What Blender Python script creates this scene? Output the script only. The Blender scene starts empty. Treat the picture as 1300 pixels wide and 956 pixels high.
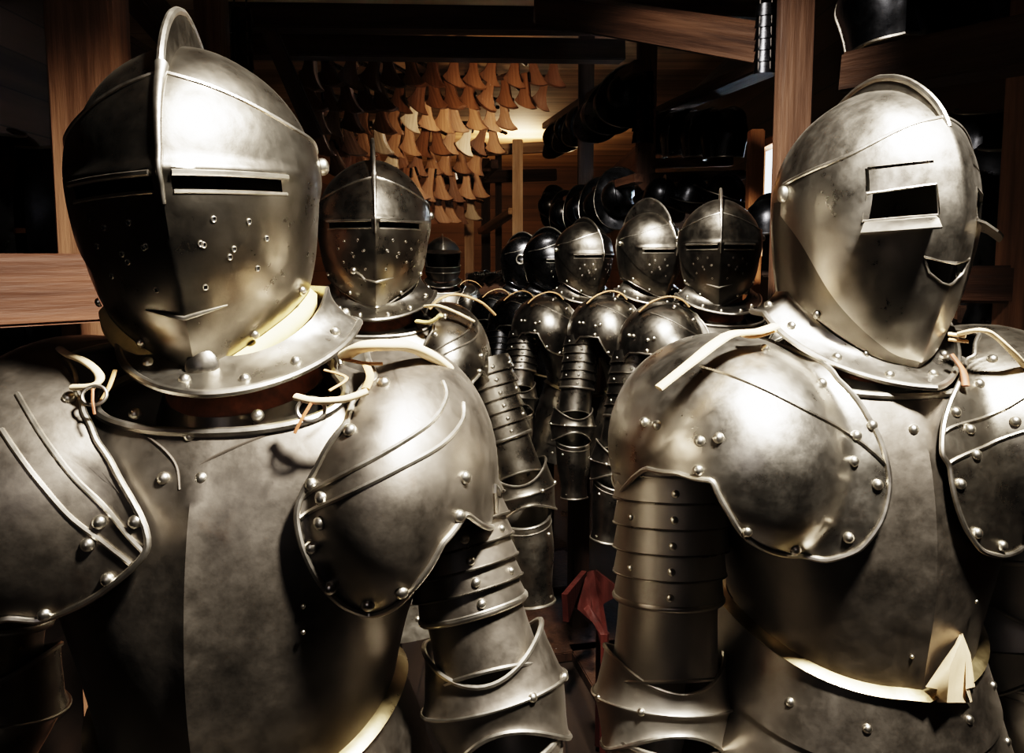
import bpy, bmesh, math, random
from mathutils import Vector, Matrix, Euler
R = math.radians
random.seed(7)
SC = bpy.context.scene
COL = SC.collection
PI = math.pi

# ------------------------------------------------------------------ camera
FPX = 1000.0
CAM = Vector((0, 0, 1.5))
TH = math.atan(98 / FPX)
FWD = Vector((0, math.cos(TH), -math.sin(TH)))
UPV = Vector((0, math.sin(TH), math.cos(TH)))

def ray(px, py):
    return FWD + Vector((1, 0, 0)) * ((px - 650) / FPX) + UPV * ((433 - py) / FPX)

def at(px, py, Y):
    d = ray(px, py)
    return CAM + d * (Y / d.y)

cam = bpy.data.cameras.new('camera')
cam.sensor_width = 36
cam.lens = 36 * FPX / 1300
cam.shift_y = -45 / 1300
cam.clip_start = 0.02
co = bpy.data.objects.new('camera', cam)
COL.objects.link(co)
co.location = CAM
co.rotation_euler = (PI / 2 - TH, 0, 0)
SC.camera = co
SC.view_settings.view_transform = 'Filmic'
SC.view_settings.look = 'High Contrast'
SC.view_settings.exposure = 0.0

# ------------------------------------------------------------------ materials
def nodes(name):
    m = bpy.data.materials.new(name)
    m.use_nodes = True
    nt = m.node_tree
    return m, nt, nt.nodes['Principled BSDF']

def noise(nt, scale, detail=4, coord='Object', rough=0.55, stretch=None):
    tc = nt.nodes.new('ShaderNodeTexCoord')
    n = nt.nodes.new('ShaderNodeTexNoise')
    n.inputs['Scale'].default_value = scale
    n.inputs['Detail'].default_value = detail
    n.inputs['Roughness'].default_value = rough
    src = tc.outputs[coord]
    if stretch:
        mp = nt.nodes.new('ShaderNodeMapping')
        mp.inputs['Scale'].default_value = stretch
        nt.links.new(src, mp.inputs['Vector'])
        src = mp.outputs['Vector']
    nt.links.new(src, n.inputs['Vector'])
    return n.outputs['Fac']

def ramp(nt, fac, stops):
    r = nt.nodes.new('ShaderNodeValToRGB')
    el = r.color_ramp.elements
    while len(el) < len(stops):
        el.new(0.5)
    for e, (p, c) in zip(el, stops):
        e.position = p
        e.color = (*c, 1) if len(c) == 3 else c
    nt.links.new(fac, r.inputs['Fac'])
    return r.outputs['Color']

def bump(nt, p, fac, strength, dist):
    b = nt.nodes.new('ShaderNodeBump')
    b.inputs['Strength'].default_value = strength
    b.inputs['Distance'].default_value = dist
    nt.links.new(fac, b.inputs['Height'])
    prev = p.inputs['Normal'].links
    if prev:
        nt.links.new(prev[0].from_socket, b.inputs['Normal'])
    nt.links.new(b.outputs['Normal'], p.inputs['Normal'])

def steel(name, c0, c1, r0, r1, rust=0.0, dents=0.25):
    m, nt, p = nodes(name)
    p.inputs['Metallic'].default_value = 1
    f = noise(nt, 7, 8, rough=0.65)
    col = ramp(nt, f, [(0.32, c0), (0.68, c1)])
    if rust:
        g = noise(nt, 11, 6, rough=0.7)
        k = ramp(nt, g, [(0.60, (0, 0, 0)), (0.72, (rust,) * 3)])
        mx = nt.nodes.new('ShaderNodeMix')
        mx.data_type = 'RGBA'
        nt.links.new(k, mx.inputs['Factor'])
        nt.links.new(col, mx.inputs['A'])
        mx.inputs['B'].default_value = (0.16, 0.085, 0.045, 1)
        col = mx.outputs['Result']
    nt.links.new(col, p.inputs['Base Color'])
    rf = noise(nt, 28, 6, rough=0.7)
    rr = ramp(nt, rf, [(0.3, (r0,) * 3), (0.7, (r1,) * 3)])
    nt.links.new(rr, p.inputs['Roughness'])
    bump(nt, p, noise(nt, 22, 2), dents, 0.004)
    bump(nt, p, noise(nt, 160, 3), 0.10, 0.001)
    return m

def wood(name, c0, c1, scale=16.0, rough=0.6, stretch=(1, 1, 0.07), spec=0.3):
    m, nt, p = nodes(name)
    f = noise(nt, scale, 8, rough=0.62, stretch=stretch)
    nt.links.new(ramp(nt, f, [(0.36, c0), (0.64, c1)]), p.inputs['Base Color'])
    p.inputs['Roughness'].default_value = rough
    p.inputs['Specular IOR Level'].default_value = spec
    bump(nt, p, noise(nt, scale * 3, 6, stretch=stretch), 0.8, 0.006)
    return m

def plain(name, c, rough=0.6, metal=0.0, var=0.25, scale=25):
    m, nt, p = nodes(name)
    f = noise(nt, scale, 5)
    lo = tuple(x * (1 - var) for x in c)
    hi = tuple(min(1, x * (1 + var)) for x in c)
    nt.links.new(ramp(nt, f, [(0.3, lo), (0.7, hi)]), p.inputs['Base Color'])
    p.inputs['Roughness'].default_value = rough
    p.inputs['Metallic'].default_value = metal
    bump(nt, p, f, 0.2, 0.002)
    return m

M = {
    'steel': steel('brown_steel', (0.27, 0.245, 0.205), (0.44, 0.405, 0.345), 0.24, 0.36, 0.2),
    'steel_light': steel('bright_steel', (0.31, 0.288, 0.25), (0.50, 0.468, 0.415), 0.25, 0.39, 0.2, 0.4),
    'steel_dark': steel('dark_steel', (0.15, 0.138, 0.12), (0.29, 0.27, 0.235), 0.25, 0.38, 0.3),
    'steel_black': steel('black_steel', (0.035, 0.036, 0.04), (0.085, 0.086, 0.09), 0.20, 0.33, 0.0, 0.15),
    'steel_helm': steel('dark_helmet_steel', (0.19, 0.172, 0.145), (0.34, 0.315, 0.27), 0.26, 0.33, 0.05, 0.4),
    'steel_arm': steel('arm_steel', (0.36, 0.335, 0.29), (0.54, 0.50, 0.44), 0.42, 0.56, 0.25),  # paler and rougher to stand in for light falling on the arms
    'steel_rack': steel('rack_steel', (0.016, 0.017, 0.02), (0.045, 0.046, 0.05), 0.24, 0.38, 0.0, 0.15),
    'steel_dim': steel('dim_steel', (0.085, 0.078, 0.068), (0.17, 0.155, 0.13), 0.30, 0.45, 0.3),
    'steel_brown': steel('matt_brown_steel', (0.155, 0.138, 0.116), (0.262, 0.236, 0.203), 0.36, 0.50, 0.25),
    'edge': steel('worn_edge_steel', (0.38, 0.35, 0.30), (0.64, 0.60, 0.53), 0.28, 0.42, 0.3),
    'rivet': steel('rivet_steel', (0.62, 0.58, 0.50), (0.85, 0.80, 0.70), 0.25, 0.36, 0.0, 0.05),
    'brass': steel('brass', (0.40, 0.32, 0.18), (0.60, 0.50, 0.30), 0.25, 0.4, 0.0, 0.1),
    'leather': plain('tan_leather', (0.34, 0.20, 0.09), 0.6),
    'leather_pale': plain('pale_leather', (0.58, 0.45, 0.28), 0.65),
    'leather_yellow': plain('yellow_padding', (0.60, 0.47, 0.20), 0.7),
    'leather_rust': plain('rusty_leather', (0.24, 0.085, 0.035), 0.65, var=0.5, scale=45),
    'leather_dark': plain('dark_leather', (0.03, 0.022, 0.018), 0.6),
    'groove': plain('groove', (0.06, 0.05, 0.04), 0.6, 0.6),
    'hole': plain('hole_dark', (0.006, 0.005, 0.005), 0.9),
    'post': wood('post_wood', (0.085, 0.040, 0.022), (0.36, 0.20, 0.115)),
    'beam': wood('beam_wood', (0.045, 0.020, 0.011), (0.14, 0.064, 0.036), stretch=(1, 1, 0.07)),
    'beam_y': wood('rail_wood', (0.045, 0.022, 0.014), (0.15, 0.078, 0.045)),
    'wood_mid': wood('mid_wood', (0.024, 0.013, 0.009), (0.10, 0.055, 0.034)),
    'wood_orange': wood('orange_wood', (0.30, 0.12, 0.045), (0.55, 0.26, 0.11)),
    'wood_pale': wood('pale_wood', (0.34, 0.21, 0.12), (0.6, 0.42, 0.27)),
    'wood_dark': wood('dark_wood', (0.022, 0.012, 0.008), (0.06, 0.032, 0.019)),
    'wood_black': wood('black_wood', (0.006, 0.004, 0.003), (0.02, 0.012, 0.009)),
    'red': wood('red_paint', (0.03, 0.008, 0.006), (0.065, 0.017, 0.013), rough=0.55),
    'stock0': wood('walnut_stock', (0.12, 0.062, 0.035), (0.30, 0.17, 0.10), 14),
    'stock1': wood('cherry_stock', (0.20, 0.105, 0.06), (0.40, 0.235, 0.14), 14),
    'stock2': wood('pale_stock', (0.36, 0.27, 0.19), (0.62, 0.50, 0.38), 14),
    'stock3': wood('dark_stock', (0.06, 0.028, 0.014), (0.15, 0.07, 0.035), 14),
}

# ceiling / floor / wall: plank materials
def planks(name, c0, c1, axis, per_m, rough):
    m, nt, p = nodes(name)
    tc = nt.nodes.new('ShaderNodeTexCoord')
    sp = nt.nodes.new('ShaderNodeSeparateXYZ')
    nt.links.new(tc.outputs['Object'], sp.inputs[0])
    mu = nt.nodes.new('ShaderNodeMath'); mu.operation = 'MULTIPLY'; mu.inputs[1].default_value = per_m
    nt.links.new(sp.outputs[axis], mu.inputs[0])
    fr = nt.nodes.new('ShaderNodeMath'); fr.operation = 'FRACT'
    nt.links.new(mu.outputs[0], fr.inputs[0])
    fl = nt.nodes.new('ShaderNodeMath'); fl.operation = 'FLOOR'
    nt.links.new(mu.outputs[0], fl.inputs[0])
    wn = nt.nodes.new('ShaderNodeTexWhiteNoise'); wn.noise_dimensions = '1D'
    nt.links.new(fl.outputs[0], wn.inputs['W'])
    st = {'X': (1, 0.06, 1), 'Y': (0.06, 1, 1), 'Z': (0.06, 0.06, 1)}[axis]
    g = noise(nt, 9, 7, stretch=st)
    ad = nt.nodes.new('ShaderNodeMath'); ad.operation = 'MULTIPLY_ADD'
    ad.inputs[1].default_value = 0.45
    nt.links.new(wn.outputs['Value'], ad.inputs[0]); nt.links.new(g, ad.inputs[2])
    base = ramp(nt, ad.outputs[0], [(0.35, c0), (0.95, c1)])
    gap = ramp(nt, fr.outputs[0], [(0.0, (0, 0, 0)), (0.05, (1, 1, 1))])
    mx = nt.nodes.new('ShaderNodeMix'); mx.data_type = 'RGBA'; mx.blend_type = 'MULTIPLY'
    mx.inputs['Factor'].default_value = 0.9
    nt.links.new(base, mx.inputs['A']); nt.links.new(gap, mx.inputs['B'])
    nt.links.new(mx.outputs['Result'], p.inputs['Base Color'])
    p.inputs['Roughness'].default_value = rough
    return m
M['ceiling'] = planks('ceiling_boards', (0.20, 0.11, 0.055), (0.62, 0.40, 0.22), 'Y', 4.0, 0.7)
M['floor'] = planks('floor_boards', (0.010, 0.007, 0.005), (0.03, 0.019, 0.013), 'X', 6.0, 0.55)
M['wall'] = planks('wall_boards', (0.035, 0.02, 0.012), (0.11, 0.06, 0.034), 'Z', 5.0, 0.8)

# ------------------------------------------------------------------ mesh helpers
class MB:
    def __init__(s):
        s.v = []; s.f = []
    def add(s, vs, fs):
        k = len(s.v)
        s.v += [Vector(v) for v in vs]
        s.f += [tuple(i + k for i in f) for f in fs]
        return s
    def grid(s, pts, cu=False, skip=None):
        nu, nv = len(pts), len(pts[0])
        vs = [p for row in pts for p in row]
        fs = []
        for i in range(nu if cu else nu - 1):
            j = (i + 1) % nu
            for k in range(nv - 1):
                if skip and skip(i, k):
                    continue
                fs.append((i * nv + k, j * nv + k, j * nv + k + 1, i * nv + k + 1))
        return s.add(vs, fs)
    def tube(s, path, r, closed=False, n=8, flat=1.0, up=None):
        path = [Vector(p) for p in path]
        N = len(path)
        rs = r if isinstance(r, (list, tuple)) else [r] * N
        tang = []
        for i in range(N):
            a = path[(i - 1) % N] if (closed or i > 0) else path[i]
            b = path[(i + 1) % N] if (closed or i < N - 1) else path[i]
            t = (b - a)
            tang.append(t.normalized() if t.length > 1e-9 else Vector((0, 0, 1)))
        ref = Vector(up) if up is not None else (Vector((0, 0, 1)) if abs(tang[0].z) < 0.9 else Vector((1, 0, 0)))
        nrm = (ref - tang[0] * ref.dot(tang[0])).normalized()
        rings = []
        for i in range(N):
            base = Vector(up) if up is not None else nrm
            q = base - tang[i] * base.dot(tang[i])
            if q.length > 1e-5:
                nrm = q.normalized()
            bi = tang[i].cross(nrm)
            rings.append([path[i] + (nrm * math.cos(2 * PI * k / n) * flat + bi * math.sin(2 * PI * k / n)) * rs[i] for k in range(n)])
        vs = [p for ring in rings for p in ring]
        fs = []
        for i in range(N if closed else N - 1):
            j = (i + 1) % N
            for k in range(n):
                fs.append((i * n + k, i * n + (k + 1) % n, j * n + (k + 1) % n, j * n + k))
        if not closed:
            fs.append(tuple(range(n - 1, -1, -1)))
            fs.append(tuple((N - 1) * n + k for k in range(n)))
        return s.add(vs, fs)
    def box(s, c, d, mat=None):
        c = Vector(c); vs = []
        for sx in (-.5, .5):
            for sy in (-.5, .5):
                for sz in (-.5, .5):
                    q = Vector((sx * d[0], sy * d[1], sz * d[2]))
                    vs.append(c + (mat @ q if mat else q))
        return s.add(vs, [(0, 1, 3, 2), (4, 6, 7, 5), (0, 4, 5, 1), (2, 3, 7, 6), (0, 2, 6, 4), (1, 5, 7, 3)])
    def prism(s, poly, y0, y1):
        n = len(poly)
        vs = [(x, y0, z) for x, z in poly] + [(x, y1, z) for x, z in poly]
        fs = [tuple(range(n)), tuple(range(2 * n - 1, n - 1, -1))]
        fs += [(i, (i + 1) % n, n + (i + 1) % n, n + i) for i in range(n)]
        return s.add(vs, fs)
    def lathe(s, prof, n=32, cap=False):
        rows = [[(r * math.sin(2 * PI * i / n), -r * math.cos(2 * PI * i / n), z) for r, z in prof] for i in range(n)]
        return s.grid(rows, True)
    def mesh(s, name, solid=0.0, angle=38, bevel=0.0, smooth=True):
        bm = bmesh.new()
        vs = [bm.verts.new(v) for v in s.v]
        for f in s.f:
            try:
                bm.faces.new([vs[i] for i in f])
            except ValueError:
                pass
        bmesh.ops.remove_doubles(bm, verts=bm.verts[:], dist=1e-5)
        loose = [v for v in bm.verts if not v.link_faces]
        bmesh.ops.delete(bm, geom=loose, context='VERTS')
        bmesh.ops.recalc_face_normals(bm, faces=bm.faces[:])
        if solid:
            bm.normal_update()
            th = abs(solid)
            src = bm.verts[:]; fsrc = bm.faces[:]
            rim = [e for e in bm.edges if len(e.link_faces) == 1]
            cen = sum((v.co for v in src), Vector()) / len(src)
            sg = -1 if sum((v.co - cen).dot(v.normal) for v in src) > 0 else 1
            mp = {v: bm.verts.new(v.co + v.normal * th * sg) for v in src}
            for f in fsrc:
                bm.faces.new([mp[v] for v in reversed(f.verts)])
            for e in rim:
                a, b = e.verts
                try:
                    bm.faces.new([a, b, mp[b], mp[a]])
                except ValueError:
                    pass
            bmesh.ops.recalc_face_normals(bm, faces=bm.faces[:])
        if bevel:
            bmesh.ops.bevel(bm, geom=bm.edges[:], offset=bevel, segments=2, affect='EDGES', clamp_overlap=True)
        me = bpy.data.meshes.new(name)
        bm.to_mesh(me); bm.free()
        if smooth:
            me.polygons.foreach_set('use_smooth', [True] * len(me.polygons))
            me.set_sharp_from_angle(angle=R(angle))
        return me
    def build(s, name, mat, parent=None, solid=0.0, angle=38, bevel=0.0, smooth=True):
        me = s.mesh(name, solid, angle, bevel, smooth)
        me.materials.append(M[mat] if isinstance(mat, str) else mat)
        return link(name, me, parent)

def link(name, me, parent=None):
    o = bpy.data.objects.new(name, me)
    COL.objects.link(o)
    if parent is not None:
        o.parent = parent
    return o

def empty(name, loc=(0, 0, 0), rz=0):
    o = bpy.data.objects.new(name, None)
    COL.objects.link(o)
    o.location = loc; o.rotation_euler = (0, 0, rz)
    o.empty_display_size = 0.1
    return o

def tag(o, label, cat, group=None):
    o['label'] = label; o['category'] = cat
    if group:
        o['group'] = group
    return o

def kids(o):
    return [c for c in bpy.data.objects if c.parent == o]

def copy_tree(o, parent=None, ch_of=None):
    if ch_of is None:
        ch_of = {}
        for c in bpy.data.objects:
            if c.parent:
                ch_of.setdefault(c.parent.name, []).append(c)
    c = o.copy(); COL.objects.link(c); c.parent = parent
    for ch in ch_of.get(o.name, []):
        copy_tree(ch, c, ch_of)
    return c

def cut(o, cutters):
    """boolean difference baked into the mesh"""
    for mb in cutters:
        me = mb.mesh('cutter', smooth=False)
        k = link('cutter', me)
        k.matrix_world = Matrix.Identity(4)
        keep = o.matrix_basis.copy(); par = o.parent
        o.parent = None; o.matrix_basis = Matrix.Identity(4)
        md = o.modifiers.new('b', 'BOOLEAN')
        md.operation = 'DIFFERENCE'; md.object = k; md.solver = 'EXACT'
        dg = bpy.context.evaluated_depsgraph_get(); dg.update()
        new = bpy.data.meshes.new_from_object(o.evaluated_get(dg))
        o.modifiers.clear()
        mats = list(o.data.materials)
        o.data = new
        new.materials.clear()
        for m_ in mats:
            new.materials.append(m_)
        new.polygons.foreach_set('use_smooth', [True] * len(new.polygons))
        new.polygons.foreach_set('material_index', [0] * len(new.polygons))
        new.set_sharp_from_angle(angle=R(38))
        bpy.data.objects.remove(k); bpy.data.meshes.remove(me)
        o.parent = par; o.matrix_basis = keep

def lerp(a, b, t):
    return a + (b - a) * t

def interp(x, xs, ys):
    if x <= xs[0]:
        return ys[0]
    for i in range(len(xs) - 1):
        if x <= xs[i + 1]:
            return lerp(ys[i], ys[i + 1], (x - xs[i]) / (xs[i + 1] - xs[i]))
    return ys[-1]

def smooth_interp(x, xs, ys):
    """monotone-ish cubic (Catmull-Rom) through the table"""
    if x <= xs[0]: return ys[0]
    if x >= xs[-1]: return ys[-1]
    for i in range(len(xs) - 1):
        if x <= xs[i + 1]:
            h = xs[i + 1] - xs[i]; t = (x - xs[i]) / h
            def sl(k):
                if k == 0: return (ys[1] - ys[0]) / (xs[1] - xs[0])
                if k == len(xs) - 1: return (ys[-1] - ys[-2]) / (xs[-1] - xs[-2])
                return (ys[k + 1] - ys[k - 1]) / (xs[k + 1] - xs[k - 1])
            m0, m1 = sl(i) * h, sl(i + 1) * h
            return ((2*t**3 - 3*t**2 + 1) * ys[i] + (t**3 - 2*t**2 + t) * m0 + (-2*t**3 + 3*t**2) * ys[i + 1] + (t**3 - t**2) * m1)

def crom(pts, n=8, closed=False):
    pts = [Vector(p) for p in pts]
    N = len(pts); out = []
    for i in range(N if closed else N - 1):
        p0 = pts[(i - 1) % N] if (closed or i > 0) else pts[0]
        p1 = pts[i]; p2 = pts[(i + 1) % N]
        p3 = pts[(i + 2) % N] if (closed or i + 2 < N) else pts[-1]
        for k in range(n):
            t = k / n
            out.append(0.5 * ((2 * p1) + (p2 - p0) * t + (2*p0 - 5*p1 + 4*p2 - p3) * t*t + (3*p1 - p0 - 3*p2 + p3) * t**3))
    if not closed:
        out.append(pts[-1])
    return out

# shared small meshes
def _rivet():
    mb = MB()
    prof = [(0.0001, 0.0042), (0.0028, 0.0037), (0.0048, 0.0022), (0.0056, 0.0002), (0.0056, -0.002)]
    mb.lathe(prof, 14)
    me = mb.mesh('rivet'); me.materials.append(M['rivet'])
    return me
RIVET = _rivet()

def _hole():
    mb = MB()
    mb.lathe([(0.0001, -0.0003), (0.0026, -0.0003)], 12)
    me = mb.mesh('breath_hole'); me.materials.append(M['hole'])
    k = MB(); k.tube([(0.0027 * math.cos(a * PI / 6), 0.0027 * math.sin(a * PI / 6), 0) for a in range(12)], 0.0008, True, 6)
    # one mesh: flat dark disc for shade in the hole, bright ring for its glint
    k2 = MB(); k2.add([v.co for v in me.vertices], [tuple(p.vertices) for p in me.polygons])
    n0 = len(k2.f)
    k2.add(k.v, k.f)
    m2 = k2.mesh('breath_hole')
    m2.materials.append(M['hole']); m2.materials.append(M['rivet'])
    for p in m2.polygons:
        c = p.center
        p.material_index = 1 if max(math.hypot(m2.vertices[i].co.x, m2.vertices[i].co.y) for i in p.vertices) > 0.0027 else 0
    return m2
HOLE = _hole()

def stud(parent, p, nrm, scale=1.0, name='rivet', me=None):
    o = link(name, me or RIVET, parent)
    q = Vector(nrm).to_track_quat('Z', 'Y')
    o.matrix_basis = Matrix.Translation(Vector(p)) @ q.to_matrix().to_4x4() @ Matrix.Scale(scale, 4)
    return o

# ------------------------------------------------------------------ helmet
HZ = [-.156, -.13, -.10, -.07, -.04, 0, .03, .06, .085, .105, .122, .131, .134]
HW = [.050, .077, .098, .109, .115, .120, .1195, .111, .095, .074, .046, .022, .0005]
HF = [.092, .104, .116, .130, .141, .150, .146, .135, .117, .093, .059, .028, .0005]
HB = [.080, .095, .108, .118, .125, .131, .132, .125, .108, .085, .053, .025, .0005]

def hp(phi, z, off=0.0, keel=0.3):
    w = smooth_interp(z, HZ, HW); f = smooth_interp(z, HZ, HF); b = smooth_interp(z, HZ, HB)
    k = keel * max(0, min(1, (0.125 - z) / 0.05))
    s, c = math.sin(phi), math.cos(phi)
    if c > 0:
        y = -f * (c * (1 - k) + k * (1 - abs(s)))
    else:
        y = -b * c
    p = Vector((w * s, y, z))
    if off:
        d = Vector((s / max(w, .02), -c / max(f if c > 0 else b, .02), 0))
        d.z = 9.0 * (z - 0.0) * (1 if z > 0 else 0.4)
        p += d.normalized() * off
    return p

def hn(phi, z, keel=0.3):
    e = 1e-3
    du = hp(phi + e, z, 0, keel) - hp(phi - e, z, 0, keel)
    dv = hp(phi, z + e, 0, keel) - hp(phi, z - e, 0, keel)
    return du.cross(dv).normalized()

def zborder(phi):
    a = abs(math.atan2(math.sin(phi), math.cos(phi)))
    return smooth_interp(math.degrees(a), [0, 25, 60, 90, 130, 180], [-.156, -.150, -.122, -.098, -.094, -.100])

def phi_of_x(x, z, keel):
    w = smooth_interp(z, HZ, HW)
    return math.asin(max(-1, min(1, x / w)))

def comb_blade(parent, H, z0, z1, mat, start=0.0, thick=0.0035):
    prof = []
    zz = [z0 + (0.134 - z0) * math.sin(t / 20 * PI / 2) for t in range(21)]
    for z in zz:
        prof.append(Vector((0, hp(0, z, 0, 0.3).y, z)))
    zb = [0.134 + (z1 - 0.134) * (1 - math.cos(t / 20 * PI / 2)) for t in range(1, 21)]
    for z in zb:
        prof.append(Vector((0, hp(PI, z).y, z)))
    # arc length
    L = [0]
    for a, b in zip(prof, prof[1:]):
        L.append(L[-1] + (b - a).length)
    top = []; base = []
    for i, p in enumerate(prof):
        a = prof[max(0, i - 1)]; b = prof[min(len(prof) - 1, i + 1)]
        t = (b - a).normalized(); nr = Vector((0, -t.z, t.y))
        if nr.dot(p) < 0: nr = -nr
        s = L[i] / L[-1]
        h = H * (math.sin(PI * min(1, s ** 1.12)) ** 0.62 if 0 < s < 1 else 0) + 0.002
        top.append(p + nr * h); base.append(p - nr * 0.006)
    mb = MB()
    rows = []
    for p, q in zip(base, top):
        rows.append([p + Vector((thick * 1.5, 0, 0)), q + Vector((thick * .6, 0, 0)), q - Vector((thick * .6, 0, 0)), p - Vector((thick * 1.5, 0, 0)), p + Vector((thick * 1.5, 0, 0))])
    mb.grid(rows)
    mb.build('comb', mat, parent, angle=50)
    rb = MB(); rb.tube(top, thick * 1.15, n=8)
    rb.build('comb_edge', 'edge', parent)

def make_helmet(root, kind, mat, loc, rot, scale=1.0, comb=0.04, rivets=True, padding=False, mouth=True, comb_mat=None):
    keel = 0.30 if kind == 'slit' else 0.24
    nphi = 96
    # skull, with the face opening left out
    rows = []
    for i in range(nphi):
        phi = -PI + 2 * PI * i / nphi
        zb = zborder(phi)
        rows.append([hp(phi, lerp(zb, 0.1339, math.sin(t / 30 * PI / 2)), 0, keel) for t in range(31)])
    def skip(i, k):
        phi = abs(-PI + 2 * PI * (i + .5) / nphi)
        z = (rows[i][k].z + rows[i][k + 1].z) / 2
        return phi < R(68) and z < (0.05 if kind != 'open' else 0.032)
    sk = MB(); sk.grid(rows, True, skip)
    hel = sk.build('helmet', mat, root, solid=0.003, angle=32)
    hel.location = loc; hel.rotation_euler = rot; hel.scale = scale if isinstance(scale, tuple) else (scale * .91, scale * .91, scale)
    comb_blade(hel, comb, 0.082, -0.02, comb_mat or mat)
    if kind == 'open':
        # peak over the brow, barred dark face, falling chin plates
        pk = MB(); rows = []
        for i in range(41):
            phi = R(-85 + 170 * i / 40)
            a = hp(phi, 0.045, 0.002, keel)
            o_ = Vector((a.x, a.y, 0)).normalized()
            ext = 0.045 * math.cos(phi * .9) ** 1.2 if abs(phi) < R(84) else 0
            rows.append([a + Vector((0, 0, 0.006)), a + o_ * ext * .5 - Vector((0, 0, ext * .12)), a + o_ * ext - Vector((0, 0, ext * .4))])
        pk.grid(rows); pk.build('peak', mat, hel, solid=0.003)
        for (zt, zl, off) in ((-0.055, -0.10, 0.006), (-0.088, -0.14, 0.012)):
            bv = MB(); rows = []
            for i in range(61):
                phi = R(-105 + 210 * i / 60)
                u = abs(phi) / R(105)
                rows.append([hp(phi, lerp(lerp(zt, zt + .02, u * u), lerp(zl, zl + .03, u * u), t / 6), off, keel) for t in range(7)])
            bv.grid(rows); b = bv.build('chin_plate', mat, hel, solid=0.003)
            rm = MB(); rm.tube([r_[0] for r_ in rows], 0.0028, n=6); rm.build('plate_rim', 'edge', hel)
        return hel
    # visor
    if kind == 'slit':
        za, zb_ = [0, 25, 60, 85, 98], [-.108, -.098, -.052, -.002, .014]
        ta = [.090, .078, .054, .046, .040]
    else:
        za, zb_ = [0, 25, 55, 80, 98], [-.132, -.122, -.080, -.022, .006]
        ta = [.094, .084, .058, .044, .036]
    def zl(phi): return smooth_interp(abs(math.degrees(phi)), za, zb_)
    def zt(phi): return smooth_interp(abs(math.degrees(phi)), za, ta)
    N = 112
    def vp(phi, z):
        bulge = 0.0
        if kind == 'slit':
            bulge = 0.0045 * math.exp(-((z - 0.011) / 0.006) ** 2) * max(0, 1 - (abs(phi) / R(62)) ** 6)
        return hp(phi, z, 0.0055 + bulge, keel)
    rows = []
    for i in range(N + 1):
        phi = R(-98 + 196 * i / N)
        a, b = zl(phi), zt(phi)
        rows.append([vp(phi, lerp(a, b, t / 56)) for t in range(57)])
    vb = MB(); vb.grid(rows)
    vis = vb.build('visor', mat, hel, solid=0.003, angle=32)
    cuts = []
    if kind == 'slit':
        for s in (-1, 1):
            pl = [(s * .0075, -.0052), (s * .093, -.0052), (s * .093, .0055), (s * .0075, .0055)]
            cuts.append(MB().prism(pl, -0.3, -0.02))
        if mouth:
            for s in (-1, 1):
                pl = [(0, -.1015), (s * .030, -.0945), (s * .030, -.0960), (0, -.1045)]
    else:
        for s in (-1, 1):
            cuts.append(MB().prism([(s * .086, -.003), (s * .027, +.003), (s * .029, .030), (s * .084, .022)], -0.3, -0.02))
            cuts.append(MB().prism([(s * .086, .0435), (s * .030, .0495), (s * .030, .0520), (s * .086, .0462)], -0.3, -0.02))
            cuts.append(MB().prism([(s * .0890, .024), (s * .0862, .024), (s * .0852, .045), (s * .0878, .045)], -0.3, -0.02))
        cuts.append(MB().prism([(-.033, -.034), (-.016, -.0375), (0, -.039), (.016, -.0375), (.033, -.034), (.024, -.048), (.008, -.057), (0, -.0585), (-.008, -.057), (-.024, -.048)], -0.3, -0.02))
    cut(vis, cuts)
    # rolled visor edges and keel ridge
    rb = MB(); rb.tube([vp(R(-98 + 196 * i / 80), zt(R(-98 + 196 * i / 80))) for i in range(81)], 0.0022, n=6)
    rb.build('visor_rim', 'edge', hel)
    kr = MB()
    zs_ = [0.096 - 0.112 * t / 14 for t in range(15)] if kind == 'slit' else [0.096 - 0.16 * t / 14 for t in range(15)]
    kr.tube([vp(0, z) + Vector((0, -0.0008 if z < .09 else -.004, 0)) for z in zs_], [lerp(0.0065, 0.002, (t / 14) ** .6) for t in range(15)], n=10)
    if kind == 'slit':
        kr.build('keel_ridge', 'edge', hel)
    if kind == 'slit':
        for s in (-1, 1):
            for z, r_ in ((0.0078, 0.0026), (-0.0064, 0.0016)):
                lb = MB(); lb.tube([vp(s * phi_of_x(lerp(.0085, .092, t / 16), z, keel), z) for t in range(17)], r_, n=6)
                lb.build('slit_lip', 'edge', hel)
        if mouth:
            mo = MB(); mo.tube([vp(phi_of_x(x, -.1, keel), -.1065 + abs(x) * .24) + Vector((0, -.0012, 0)) for x in [-.034 + .068 * t / 20 for t in range(21)]], [0.0006 + 0.0014 * math.sin(PI * t / 20) for t in range(21)], n=6)
            mo.build('mouth_crease', 'edge', hel)
        holes = [(.034, -.028), (.060, -.030), (.072, -.044), (.046, -.052), (.022, -.047), (.062, -.069), (.042, -.0585), (.024, -.048), (.020, -.082)]
        for s in (-1, 1):
            for x, z in holes:
                ph = s * phi_of_x(x, z, keel)
                stud(hel, hp(ph, z, 0.0060, keel), hn(ph, z, keel), .8, 'breath_hole', HOLE)
    else:
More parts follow.
